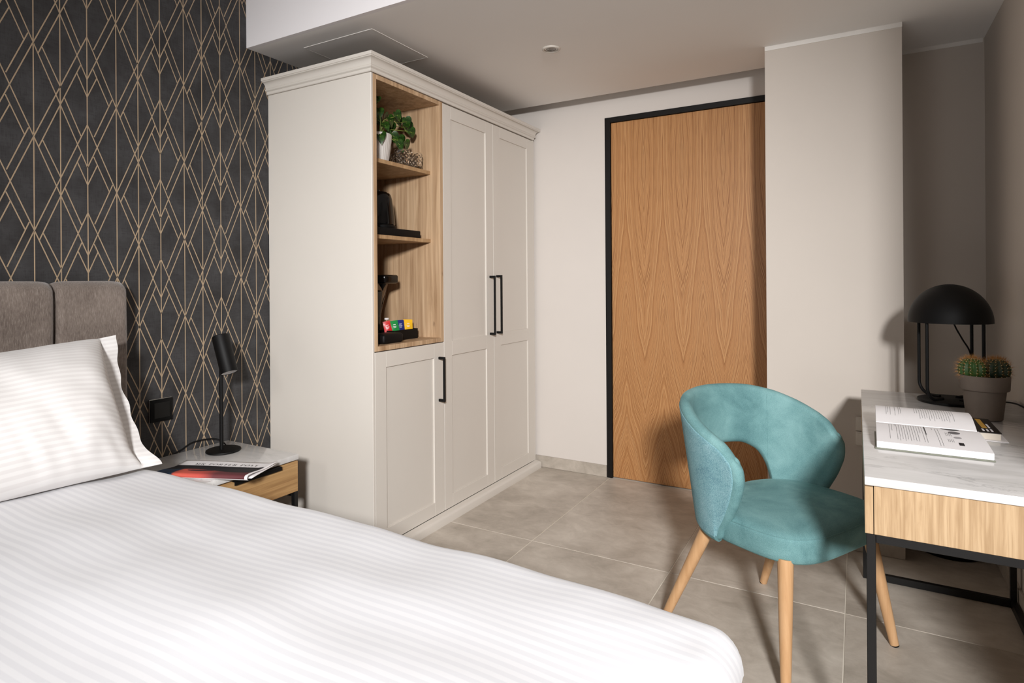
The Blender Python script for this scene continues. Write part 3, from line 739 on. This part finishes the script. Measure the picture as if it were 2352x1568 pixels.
# ================================================================== NIGHTSTAND
NX1, NY0, NY1, NZ = -1.900, 1.200, 1.642, 0.466
t = thing('nightstand', 'oak nightstand with marble top and black metal frame between bed and wardrobe', 'nightstand', ((XL+NX1)/2, (NY0+NY1)/2, 0))
ox, oy = t.location.x, t.location.y
b = B(); wb(b, XL+0.003, NX1, NY0, NY1, 0.445, NZ, 0.002, 2); obj('marble_top', b, M_marble, t)
b = B(); wb(b, XL+0.01, NX1-0.022, NY0+0.004, NY1-0.002, 0.322, 0.444, 0.001, 1); obj('carcass', b, M_oakns, t)
b = B(); wb(b, NX1-0.021, NX1-0.003, NY0+0.004, NY1-0.002, 0.322, 0.440, 0.001, 1); dr = obj('drawer', b, M_oakns, t)
b = B(); wb(b, NX1-0.004, NX1+0.012, 1.353, 1.553, 0.4395, 0.4425, 0.0008, 1); wb(b, NX1+0.009, NX1+0.012, 1.353, 1.553, 0.428, 0.4400, 0.0008, 1)
obj('handle', b, M_blackmatte, dr)
for y in (NY0+0.012, NY1-0.010):
    b = B()
    for x in (XL+0.025, NX1-0.013): wb(b, x-.010, x+.010, y-.008, y+.008, 0.0, 0.3215, 0.001, 1)
    wb(b, XL+0.035, NX1-0.023, y-.008, y+.008, 0.3015, 0.3215, 0.001, 1); wb(b, XL+0.035, NX1-0.023, y-.008, y+.008, 0.0005, 0.018, 0.001, 1)
    obj('leg_frame', b, M_black, t)

# reading lamp
L0 = Vector((-2.197, 1.525, NZ))
t = thing('reading_lamp', 'slim black reading lamp with tilted cylinder head on the marble nightstand', 'lamp', L0)
b = B(); lathe(b, [(0, 0.0005), (0.063, 0.0005), (0.065, 0.003), (0.064, 0.008), (0.060, 0.0095), (0, 0.010)], 56); obj('base', b, M_blackmatte, t)
b = B(); tube(b, [(0, -0.008, 0.009), (0, -0.008, 0.385)], 0.0075, 20); obj('pole', b, M_blackmatte, t)
tp = Vector((-2.187, 1.507, 0.927))-L0; bt = Vector((-2.128, 1.505, 0.786))-L0; ax = (bt-tp).normalized()
q = ax.to_track_quat('Z', 'Y').to_matrix(); Lh = (bt-tp).length
b = B(); lathe(b, [(0, 0.0), (0.030, 0.0), (0.032, 0.002), (0.032, Lh-0.001), (0.0315, Lh), (0.0295, Lh), (0.0292, Lh-0.02)], 48, tp, q); obj('lamp_head', b, M_blackmatte, t)
b = B(); lathe(b, [(0.0293, Lh-0.0015), (0.028, Lh-0.004), (0.014, Lh-0.007), (0, Lh-0.007)], 40, tp, q); obj('reflector', b, M_silver, t)
pv = tp.lerp(bt, 0.62); b = B(); tube(b, [Vector((0, -0.008, 0.380)), Vector((pv.x*0.6, pv.y*0.6-0.004, 0.384))], 0.006, 14); obj('pivot', b, M_blackmatte, t)
b = B(); tube(b, spline([(-0.030, 0.036, 0.004), (-0.075, 0.052, 0.012), (-0.108, 0.030, 0.030), (-0.128, -0.045, 0.030), (-0.130, -0.09, 0.012), (-0.130, -0.12, 0.0035)], 8), 0.0028, 8); obj('cord', b, M_blackmatte, t)

# folded newspaper
t = thing('newspaper', 'folded newspaper with dark cover picture lying on the nightstand', 'newspaper', (-1.988, 1.352, NZ+0.0006), math.radians(23))
LN, WN = 0.345, 0.19
sec = []   # cross-section of the stack: flat at the back, rolled at the fold in front
for k in range(15): sec.append((0.5*WN-k/14*(WN-0.010), 0.004+0.010*sstep(0, 1, k/14)))
def newsz(v): return 0.0045+0.0125*sstep(0.35, 1.0, v)
def news_top(u, v): # v 0 back .. 1 fold
    y = 0.5*WN-v*(WN-0.008)
    return Vector(((u-.5)*(LN+0.015*(1-v)), y, newsz(v)+0.0015*math.sin(u*6)*(1-v)+0.006*sstep(.9, 1, u)*(1-v)))
b = B(); g = grid(b, 24, 16, news_top)
for k in range(24): pass
fold = []
for j in range(7):
    a = j/6*PI; fold.append((-(0.5*WN-0.008)-0.009*math.sin(a), newsz(1)*0.5+0.0005+newsz(1)*0.5*math.cos(a)))
prev = [g[i][16] for i in range(25)]
for (y, z) in fold[1:]:
    cur = [b.verts.new(((i/24-.5)*LN, y, z)) for i in range(25)]
    for i in range(24): b.faces.new((prev[i], prev[i+1], cur[i+1], cur[i]))
    prev = cur
o = obj('folded_sheet', b, M_paper, t, 60); md = o.modifiers.new('t', 'SOLIDIFY'); md.thickness = 0.0006
b = B(); grid(b, 20, 6, lambda u, v: Vector(((u-.5)*(LN+0.01), 0.5*WN-v*(WN-0.012)+0.004, 0.0012+0.0022*sstep(0, 1, v)))); o = obj('inner_pages', b, M_paper, t, 60); md = o.modifiers.new('t', 'SOLIDIFY'); md.thickness = 0.0022; md.offset = 1
b = B()
def picf(u, v):   # v 0 at fold bottom .. 1 at headline
    uu = 0.005+u*0.965
    if v < 0.22:
        a = (1-v/0.22)*PI*0.62; r_ = 0.0104
        return Vector(((uu-.5)*LN, -(0.5*WN-0.008)-(r_+.0004)*math.sin(a), newsz(1)*0.5+0.0010+(newsz(1)*0.5+.0006)*math.cos(a)))
    p = news_top(uu, 1-(v-0.22)/0.78*0.66); p.z += 0.0013; p.x = (uu-.5)*LN; return p
grid(b, 30, 24, picf, lambda u, v: (u, v)); obj('cover_picture', b, M_cover, t, 60)
def text(s, size, mat, parent, loc, rot=(0, 0, 0), name='lettering', sx=1.0, space=1.0, shear=0.0, align='CENTER', name_first=None):
    cu = bpy.data.curves.new('t', 'FONT'); cu.body = s; cu.size = size; cu.align_x = align; cu.space_character = space; cu.shear = shear; cu.extrude = 0.0001; cu.resolution_u = 3
    to = bpy.data.objects.new('t', cu); COL.objects.link(to); dg = bpy.context.evaluated_depsgraph_get()
    me = bpy.data.meshes.new_from_object(to.evaluated_get(dg)); bpy.data.objects.remove(to); me.materials.clear(); me.materials.append(mat)
    o = bpy.data.objects.new(name, me); link(o, parent); o.location = loc; o.rotation_euler = rot; o.scale = (sx, 1, 1); return o
def serif_letters(word, h, mat, parent, x0, y0, z, track, name, sx=1.0):
    """roman capitals with thick and thin strokes and serifs, laid out centred"""
    b = B(); TK, TN, SF = .135, .045, .04
    def st(pts, ws):
        if not isinstance(ws, (list, tuple)): ws = [ws]*len(pts)
        L, Rr = [], []
        for i, p in enumerate(pts):
            a = Vector(pts[max(i-1, 0)]); c = Vector(pts[min(i+1, len(pts)-1)]); n = Vector((-(c-a).y, (c-a).x)).normalized()*ws[i]/2
            L.append(Vector(p)+n); Rr.append(Vector(p)-n)
        for i in range(len(pts)-1):
            b.faces.new([b.verts.new(((cx_+q.x*sx)*h+x0, q.y*h+y0, z)) for q in (L[i], L[i+1], Rr[i+1], Rr[i])])
    def serif(x, y, w=.30): st([(x-w/2, y), (x+w/2, y)], SF)
    def arc(cx, cy, rx, ry, a0, a1, n=14): return [(cx+rx*math.cos(lerp(a0, a1, k/n)), cy+ry*math.sin(lerp(a0, a1, k/n))) for k in range(n+1)]
    wd = {'M': 1.05, 'R': .86, 'P': .74, 'O': .98, 'T': .84, 'E': .76, 'S': .62, ' ': .45}
    tot = sum(wd[c]*sx+track for c in word)-track; cx_ = -tot/2
    for c in word:
        if c == 'M':
            st([(.16, 0), (.16, 1)], TN); st([(.16, 1), (.50, .04)], TK); st([(.50, .04), (.86, 1)], TN); st([(.88, 0), (.88, 1)], TK)
            for x in (.16, .88): serif(x, .02)
            serif(.12, .98, .22); serif(.92, .98, .22)
        if c in 'RP':
            st([(.18, 0), (.18, 1)], TK); serif(.18, .02); serif(.14, .98, .22)
            st([(.18, .98)] + arc(.42, .74, .26, .24, PI/2, -PI/2) + [(.18, .50)], [TN]*4+[.07, .1, .12, .13, .13, .12, .1, .07]+[TN]*5)
            if c == 'R': st([(.44, .50), (.80, .0)], TK); serif(.82, .02, .16)
        if c == 'O': st(arc(.49, .5, .42, .49, 0, 2*PI, 28), [lerp(TN, .14, abs(math.cos(2*PI*k/28))**1.5) for k in range(29)])
        if c == 'T': st([(.42, 0), (.42, 1)], TK); serif(.42, .02); st([(.04, .98), (.80, .98)], TN); st([(.05, 1), (.05, .80)], TN); st([(.79, 1), (.79, .80)], TN)
        if c == 'E':
            st([(.18, 0), (.18, 1)], TK); st([(.06, .98), (.66, .98)], TN); st([(.06, .02), (.70, .02)], TN); st([(.18, .52), (.52, .52)], TN)
            st([(.65, 1), (.65, .82)], TN); st([(.69, 0), (.69, .20)], TN); st([(.52, .62), (.52, .42)], TN)
        if c == 'S':
            st(arc(.31, .75, .20, .23, .5, PI*1.25, 10) + arc(.31, .26, .22, .25, PI/2*.8, -PI*.85, 12), [TN, TN, .05, .06, .08, .09, .10, .11, .12, .13, .14, .14, .13, .12, .11, .1, .09, .08, .07, .06, .05, TN, TN, TN])
        cx_ += wd[c]*sx+track
    return obj(name, b, mat, parent, None)
serif_letters('MR PORTER POST', 0.0165, M_inkdark, t, 0.008, 0.042, 0.0068, .24, 'masthead', 1.05)

# wall control panel above the nightstand
t = thing('wall_switch', 'square black glass wall control panel between headboard and reading lamp', 'switch', (XL, 1.352, 0.650))
b = B(); box(b, 0.0008, 0.0085, -0.0440, 0.0435, -0.0435, 0.0440, 0.001, 1); obj('chrome_rim', b, M_steel, t)
b = B(); box(b, 0.0087, 0.013, -0.043, 0.043, -0.043, 0.043, 0.002, 2); obj('glass_plate', b, M_switch, t)
b = B(); box(b, 0.0131, 0.0136, -0.027, 0.031, -0.029, 0.029, 0.0003, 1); obj('display', b, plain('dark_display', (12, 12, 12), 0.3), t)

# ================================================================== DESK
DX0, DX1, DY0, DY1, DZ = 0.012, 0.476, 1.503, 2.675, 0.712
t = thing('desk', 'marble topped desk with oak drawer box on a black steel frame', 'desk', ((DX0+DX1)/2, (DY0+DY1)/2, 0))
ox, oy = t.location.x, t.location.y
b = B(); wb(b, DX0, DX1, DY0, DY1, DZ-0.0185, DZ, 0.0018, 2); obj('marble_top', b, M_marble, t)
b = B(); wb(b, DX0+0.0175, DX1-0.003, DY0+0.001, DY1-0.002, DZ-0.122, DZ-0.0195, 0.0008, 1); obj('drawer_box', b, M_oakdesk, t)
b = B(); wb(b, DX0+0.0005, DX0+0.016, DY0+0.001, DY0+0.001+0.583, DZ-0.122, DZ-0.0215, 0.0008, 1); d = obj('drawer', b, M_oakdesk, t)
b = B(); wb(b, DX0+0.0005, DX0+0.016, DY0+0.587, DY1-0.002, DZ-0.122, DZ-0.0215, 0.0008, 1); obj('drawer', b, M_oakdesk, t)
fs = 0.0175
def leg(x, y):
    b = B(); wb(b, x, x+fs, y, y+fs, 0, DZ-0.1225, 0.001, 1); obj('leg', b, M_black, t)
lx0, lx1, ly0, ly1 = DX0+0.003, DX1-0.022, DY0+0.002, DY1-0.004-fs
for x in (lx0, lx1):
    for y in (ly0, ly1): leg(x, y)
zr = DZ-0.1225
def rail(*a):
    b = B(); wb(b, *a, 0.001, 1); obj('rail', b, M_black, t)
for y in (ly0, ly1): rail(lx0+fs, lx1, y, y+fs, zr-fs, zr)
for x in (lx0, lx1): rail(x, x+fs, ly0+fs, ly1, zr-fs, zr)
rail(lx0+fs, lx1, ly1, ly1+fs, 0.0005, 0.026); rail(lx1, lx1+fs, ly0+fs, ly1, 0.0005, 0.026)

# dome lamp
LC = Vector((0.275, 2.535, DZ))
t = thing('dome_lamp', 'black dome table lamp on four tube legs on the marble desk', 'lamp', LC)
b = B(); lathe(b, [(0.0, 0.001), (0.088, 0.001), (0.094, 0.003), (0.094, 0.009), (0.090, 0.011), (0, 0.012)], 56); obj('base', b, M_blackmatte, t)
sh = [(0.121*math.cos(a), 0.273+0.130*math.sin(a)) for a in [k/18*PI/2 for k in range(19)]]
b = B(); pr = [(0.118, 0.2735)] + [(0.121, 0.2732)] + sh[1:-1] + [(0, 0.403)]; lathe(b, pr, 72)
inn = [(0.118*math.cos(a), 0.2735+0.127*math.sin(a)) for a in [k/14*PI/2 for k in range(15)]]; lathe(b, inn[:-1]+[(0, 0.4005)], 72)
bmesh.ops.remove_doubles(b, verts=b.verts[:], dist=0.0002); obj('lamp_shade', b, M_blackmatte, t)
toC = Vector((-0.106, -0.994, 0)); rt = Vector((0.994, -0.106, 0)); rl = 0.109
for (a, c) in ((-.57, .82), (.82, .57), (.57, -.82), (-.82, -.57)):
    d = (rt*a+toC*c).normalized(); b = B()
    pts = [d*rl+Vector((0, 0, 0.285)), d*rl+Vector((0, 0, 0.06))]
    for k in range(1, 9):
        an = k/8*PI/2; pts.append(d*(rl-0.046*(1-math.cos(an)))+Vector((0, 0, 0.06-0.046*math.sin(an))))
    pts.append(d*(rl-0.075)+Vector((0, 0, 0.014)))
    tube(b, pts, 0.0052, 12); obj('leg', b, M_blackmatte, t)
b = B(); lathe(b, [(0, .33), (.02, .33), (.022, .345), (.008, .375), (0, .375)], 20); obj('socket', b, M_blackmatte, t)
far = (rt*.57-toC*.82).normalized()*rl
b = B(); tube(b, spline([(0, 0, .33), (0.012, 0.005, .27), (far.x*.55, far.y*.5, .215), (far.x*.92, far.y*.92, .165), (far.x*.95, far.y*.95, .10), (far.x*.9, far.y*.9, .03)], 6), 0.0026, 8); obj('cord', b, M_blackmatte, t)
b = B(); tube(b, spline([(0.40, 2.60, DZ+0.003), (0.43, 2.585, DZ+0.006), (0.455, 2.55, DZ+0.008), (0.468, 2.46, DZ+0.006), (0.470, 2.30, DZ+0.004)], 6), 0.0028, 8)
for v in b.verts: v.co -= LC
obj('cord', b, M_blackmatte, t)

# cactus pot
PC = Vector((0.332, 2.287, DZ+0.0005))
t = thing('potted_cactus', 'two small round cacti in a grey clay pot on the desk', 'plant', PC)
b = B(); lathe(b, [(0, 0.0), (0.042, 0.0), (0.045, 0.002), (0.0535, 0.086), (0.0605, 0.088), (0.0618, 0.092), (0.0635, 0.128), (0.062, 0.131), (0.057, 0.131), (0.055, 0.112), (0, 0.112)], 64); obj('pot', b, M_clay, t)
b = B(); lathe(b, [(0.0552, 0.113), (0.03, 0.116), (0, 0.117)], 32); obj('soil', b, M_soil, t)
def cactus(c, r, mat, seed):
    random.seed(seed); b = B(); nr = 14; seg = nr*6
    pr = [(r*1.02*math.cos(a)**0.85 if k < 16 else 0, 1.06*r*math.sin(a)) for k, a in enumerate([lerp(-PI/2*0.75, PI/2, k/16) for k in range(17)])]
    lathe(b, [(0, pr[0][1])]+pr[:-1]+[(0, pr[-1][1]*0.97)], seg, c, fn=lambda a, z, k: 1+0.075*math.cos(nr*a))
    body = obj('cactus_body', b, mat, t, 50)
    b = B(); s = B()
    for i in range(nr):
        a = 2*PI*i/nr
        for k in range(9):
            ph = lerp(-0.75, 1.35, k/8); rr = r*1.02*math.cos(ph)**0.85*1.075
            p = Vector((rr*math.cos(a), rr*math.sin(a), 1.06*r*math.sin(ph)))+Vector(c)
            bmesh.ops.create_icosphere(b, subdivisions=1, radius=0.0013, matrix=Matrix.Translation(p))
            nn = Vector((math.cos(a)*math.cos(ph), math.sin(a)*math.cos(ph), math.sin(ph)))
            for q in range(12 if ph > 0.8 else 7):
                d = (nn+Vector([random.uniform(-.8, .8) for _ in range(3)])).normalized(); L = random.uniform(.008, .019)
                o1 = d.orthogonal().normalized()*0.00022; o2 = d.cross(o1).normalized()*0.00022
                vs = [s.verts.new(p+o) for o in (o1, o2-o1, -o2-o1*0.2)]; tipv = s.verts.new(p+d*L)
                for z in range(3): s.faces.new((vs[z], vs[(z+1) % 3], tipv))
    o = obj('areoles', b, M_areole, body); o['kind'] = 'stuff'
    o = obj('spines', s, M_spine, body, None); o['kind'] = 'stuff'
cactus((-0.030, -0.004, 0.146), 0.0325, M_cactus, 3); cactus((0.031, 0.008, 0.146), 0.0325, M_cactusd, 5)
random.seed(11)

# closed book and open book
t = thing('closed_book', 'closed black covered paperback lying under the open book', 'book', (0.225, 2.078, DZ), 0)
b = B(); box(b, -0.105, 0.100, -0.088, 0.100, 0.0178, 0.0200, 0.0004, 1); cv = obj('front_cover', b, plain('black_cover', (24, 20, 18), 0.3), t)
b = B(); box(b, -0.105, 0.112, -0.104, 0.100, 0.0005, 0.0020, 0.0003, 1); obj('back_cover', b, M_paper, t)
b = B(); box(b, -0.103, 0.098, -0.088, 0.098, 0.0021, 0.0177); obj('page_block', b, plain('cream_pages', (206, 196, 182), 0.8), t)
b = B(); box(b, 0.066, 0.078, -0.035, 0.085, 0.0201, 0.0204); obj('title_bar', b, plain('yellow_ink', (196, 150, 60), 0.6), cv)
text('STILL', 0.035, M_paper, cv, (0.060, -0.036, 0.0202), (0, 0, -PI/2), 'lettering', 1.0) if False else None
b = B()
for k, (y0, y1, xx) in enumerate(((-.075, -.045, .083), (-.075, -.048, .074), (-.072, -.046, .065), (-.03, .02, .083), (-.03, .01, .05))): box(b, xx-.0022, xx+.0022, y0, y1, 0.0201, 0.0204)
obj('cover_lettering', b, M_paper, cv)

t = thing('open_book', 'thick open book with printed text and grey discs on the desk', 'book', (0.157, 1.945, DZ), math.radians(-0.8))
bw = 0.113  # half length along the spine
def near_page(u, v, dz=0.0):     # v 0 at spine .. 1 at the fore edge (towards the viewer)
    y = -0.006-v*0.178; z = lerp(0.032, 0.019, v**0.8)+0.003*math.sin(PI*v)
    z -= 0.002*max(0, 1-v*9)
    return Vector((lerp(-bw, bw+0.006*(v), u), y, z+dz))
def far_page(u, v, dz=0.0):      # rests on the closed book; swells up and back down
    y = -0.0055+v*0.158; z = 0.0315+0.019*math.sin(PI*min(1, v*0.68))
    return Vector((lerp(-bw, bw-0.004, u), y, z+dz))
def slab(f, zb, name, mat, nu=4, nv=24):
    b = B(); g1 = grid(b, nu, nv, f); g2 = [[b.verts.new(zb(g1[i][j].co, j/nv)) for j in range(nv+1)] for i in range(nu+1)]
    for i in range(nu):
        for j in range(nv): b.faces.new((g2[i][j], g2[i][j+1], g2[i+1][j+1], g2[i+1][j]))
        b.faces.new((g1[i][0], g2[i][0], g2[i+1][0], g1[i+1][0])); b.faces.new((g1[i][nv], g1[i+1][nv], g2[i+1][nv], g2[i][nv]))
    for j in range(nv):
        b.faces.new((g1[0][j], g1[0][j+1], g2[0][j+1], g2[0][j])); b.faces.new((g1[nu][j], g2[nu][j], g2[nu][j+1], g1[nu][j+1]))
    return obj(name, b, mat, t, 40)
slab(near_page, lambda c, v: Vector((c.x, c.y, 0.0036)), 'page_block', M_paper)
slab(far_page, lambda c, v: Vector((c.x, c.y, lerp(0.005, 0.0240, sstep(0.0, .22, v)))), 'page_block', M_paper)
b = B(); box(b, -bw-0.004, bw+0.008, -0.190, -0.002, 0.0006, 0.0034, 0.0008, 1); obj('cover', b, plain('grey_green_cover', (120, 122, 108), 0.6), t)
b = B()
def strip(f, u, v0, v1, wdt=0.0007):
    n = 14
    for k in range(n):
        a, c = lerp(v0, v1, k/n), lerp(v0, v1, (k+random.uniform(.72, .95))/n); du = wdt/(2*bw)/2
        b.faces.new([b.verts.new(f(*q, 0.0004)) for q in ((u-du, a), (u+du, a), (u+du, c), (u-du, c))])
for u in [0.13, 0.155] + [0.20+0.0245*k for k in range(12)]:
    strip(near_page, u, 0.08 if u > .18 else .10, random.uniform(.80, .88) if random.random() < .85 else .45)
for u in (0.185,): strip(near_page, u, .05, .16)
for u, e in ((.575, .92), (.60, .92)): strip(near_page, u, .12, e)
for u in (0.545,): strip(near_page, u, .1, .2)
for u in (.66, .675, .69, .705): strip(near_page, u, .28, .45); strip(near_page, u, .60, .72)
for u in [0.115, 0.135, 0.16, 0.21, 0.25, 0.27]: strip(far_page, u, .95-random.random()*.05, .30+random.random()*.15)
for u in [0.42+0.0245*k for k in range(17)]: strip(far_page, u, .97, .20+random.random()*.12 if random.random() < .85 else .5)
o = obj('printed_text', b, M_ink, t, None); o['kind'] = 'stuff'
b = B(); strip(near_page, .475, .05, .50, .0022); obj('printed_heading', b, M_inkdark, t, None)
def disc(u, v, r, mat, ell=1.0, cut=None):
    b = B(); n = 28; ring = []
    for k in range(n):
        a = 2*PI*k/n; du = r*math.cos(a)/(2*bw); dvv = r*math.sin(a)/0.178
        vv = v+dvv*ell; vv = max(vv, cut) if cut is not None else vv
        ring.append(b.verts.new(near_page(u+du, vv, 0.0006)))
    b.faces.new(ring); obj('printed_disc', b, mat, t, None)
disc(.725, .02, .020, M_inkdark, 1.0, .03); disc(.745, .26, .0125, plain('mid_grey_ink', (108, 104, 106), .7)); disc(.755, .50, .008, plain('light_grey_ink', (164, 160, 162), .7))
b = B(); b.faces.new([b.verts.new(near_page(*q, 0.0006)) for q in ((.74, .72), (.785, .72), (.785, .83), (.74, .83))]); obj('printed_tab', b, M_inkdark, t, None)

# ================================================================== SWITCHES, BIN
t = thing('wall_socket', 'double beige switch plate on the column beside the desk', 'switch', (0.035, CY, 0.502))
for dz in (0.030, -0.030):
    b = B(); box(b, -0.042, 0.042, -0.0125, -0.0002, dz-0.0285, dz+0.0285, 0.003, 2); box(b, -0.034, 0.034, -0.016, -0.0124, dz-0.022, dz+0.022, 0.002, 2); obj('switch_plate', b, M_whiteplastic, t)
t = thing('waste_bin', 'round black waste bin on the floor in the niche beyond the desk', 'bin', (0.330, 3.105, 0))
b = B(); lathe(b, [(0, 0.001), (0.118, 0.001), (0.122, 0.004), (0.135, 0.26), (0.137, 0.265), (0.133, 0.265), (0.119, 0.008), (0, 0.007)], 48); obj('bucket', b, M_blackmatte, t)
b = B(); lathe(b, [(0.1375, 0.258), (0.139, 0.262), (0.1375, 0.266)], 48); obj('rim', b, M_blackmatte, t)

# ================================================================== CHAIR
CC = Vector((-0.217-0.479*0.0125, 2.118-0.878*0.0125, 0)); Fv = Vector((0.878, -0.479, 0)).normalized(); ang = math.atan2(Fv.y, Fv.x)
chair = thing('armchair', 'teal velvet tub chair with open back and beech legs at the desk', 'chair', CC, ang)
# local x = front, local y = left of the chair (so near side is -y)
UC = -0.03
ZT = [(0, .740), (.25, .735), (.45, .717), (.60, .692), (.8, .651), (.91, .630), (1, .598)]
ZB = [(0, .574), (.20, .570), (.32, .546), (.39, .500), (.425, .440), (.455, .372), (.8, .360), (1, .364)]
LEND = [(0, .000), (.25, .030), (.55, .064), (.80, .079), (.92, .077), (1.0, .067)]
def shell(s, tt, off, ez=0.0, es=0.0):
    """point on the curved back: s -1..1 round the sitter, tt 0..1 up, off outwards; ez, es push past the edges"""
    q = abs(s); sg = 1 if s >= 0 else -1
    z = lerp(interp(ZB, q), interp(ZT, q), tt)
    zn = (z-0.36)/0.40
    a = 0.184+0.074*zn; bb = 0.250+0.038*zn
    if q <= .8:
        th = q/.8*PI/2; u = UC-a*math.cos(th); v = bb*math.sin(th); n = Vector((-math.cos(th)*bb, math.sin(th)*a, 0)).normalized()
    else:
        w_ = (q-.8)/.2; u = UC+interp(LEND, tt)*w_; v = bb-0.003*w_; n = Vector((0, 1, 0))
    p = Vector((u+es, v, z+ez))+n*off
    return Vector((p.x, p.y*sg, p.z))
def pad(name, mid, half, s0, s1, t0, t1, mat, nu=110, nv=16, K=5, rz=None, rs=None):
    """upholstered pad with fully rounded edges: the two faces meet along a soft rim"""
    b = B(); rz = half if rz is None else rz; rs = half if rs is None else rs
    us = [(s0, PI/2*(1-k/K)*-1) for k in range(K)] + [(lerp(s0, s1, k/nu), 0) for k in range(nu+1)] + [(s1, PI/2*(k+1)/K) for k in range(K)]
    ts = [(t0, -PI/2*(1-k/K)) for k in range(K)] + [(lerp(t0, t1, k/nv), 0) for k in range(nv+1)] + [(t1, PI/2*(k+1)/K) for k in range(K)]
    G = []
    for side in (-1, 1):
        g = []
        for (s_, aS) in us:
            col = []
            for (t_, aT) in ts:
                h = half*math.cos(aS)*math.cos(aT)
                col.append(b.verts.new(shell(s_, t_, mid+side*h, rz*math.sin(aT)*(0.25+0.75*math.cos(aS)), rs*abs(math.sin(aS))*(0.25+0.75*math.cos(aT)))))
            g.append(col)
        G.append(g)
        for i in range(len(us)-1):
            for j in range(len(ts)-1): b.faces.new((g[i][j], g[i+1][j], g[i+1][j+1], g[i][j+1]))
    bmesh.ops.remove_doubles(b, verts=b.verts[:], dist=0.00012)
    return obj(name, b, mat, chair, 180)
bk = pad('backrest', -0.006, 0.0195, -1, 1, 0.0, 1.0, M_velvet)
oc = pad('outer_cover', 0.0115, 0.0040, -.985, .985, 0.0, 0.985, M_boucle, K=3); oc['label'] = 'paler woven outer cover of the backrest'
# vertical seams on the inner face
for s0 in (0.40, -0.40):
    b = B(); tube(b, [shell(s0+0.03*k/20*(1 if s0 > 0 else -1), k/20, -0.0254) for k in range(0, 21)], 0.0009, 6); obj('seam', b, M_velvet, bk)
b = B()
# seat
def seat_ring(sc, z, front=0.238, hw=0.250, back=-0.178):
    out = []
    for k in range(72):
        a = 2*PI*k/72; c, s = math.cos(a), math.sin(a); n = 4.2 if c > 0 else 2.6
        r = (abs(c)**n+abs(s)**n)**(-1/n)
        x = r*c; y = r*s
        xx = (x*front if x > 0 else x*-back); yy = y*hw*(1-0.06*max(0, -x))
        out.append(Vector((xx*sc-0.0, yy*sc, z)))
    return out
b = B(); prev = None
pf = [(0.0, .348), (0.90, .348), (0.975, .350), (0.995, .356), (1.0, .368), (1.006, .400), (1.004, .412), (1.001, .4185), (0.993, .4205), (0.986, .4225), (0.96, .4275), (0.90, .4335), (0.6, .441), (0.3, .444), (0.0, .445)]
rings = []
for sc, z in pf:
    if sc == 0: rings.append([b.verts.new((0.0, 0, z))])
    else: rings.append([b.verts.new(p) for p in seat_ring(sc, z)])
for r_, q_ in zip(rings, rings[1:]):
    n = 72
    if len(r_) == 1:
        for i in range(n): b.faces.new((r_[0], q_[(i+1) % n], q_[i]))
    elif len(q_) == 1:
        for i in range(n): b.faces.new((r_[i], r_[(i+1) % n], q_[0]))
    else: ring_faces(b, r_, q_)
seat = obj('seat', b, M_velvet, chair, 60)
b = B(); q_ = [p+Vector((0, 0, 0)) for p in seat_ring(0.9975, 0.4203)]; tube(b, q_+[q_[0]], 0.0013, 6, False); obj('piping', b, M_velvet, seat, 60)
for top, bot in (((.170, -.215, .360), (.192, -.250, 0)), ((.170, .205, .360), (.230, .2435, 0)), ((-.105, -.205, .352), (-.250, -.262, 0)), ((-.105, .205, .352), (-.233, .2435, 0))):
    T_, B_ = Vector(top), Vector(bot); b = B()
    tube(b, [B_+(T_-B_)*k/6 for k in range(7)], [lerp(.0125, .0215, (k/6)**.8) for k in range(7)], 24)
    lg = obj('leg', b, M_beech, chair)
    b = B(); d = (T_-B_).normalized(); tube(b, [B_+d*0.0, B_+d*0.0035], .0128, 20); obj('glide', b, M_blackmatte, lg)
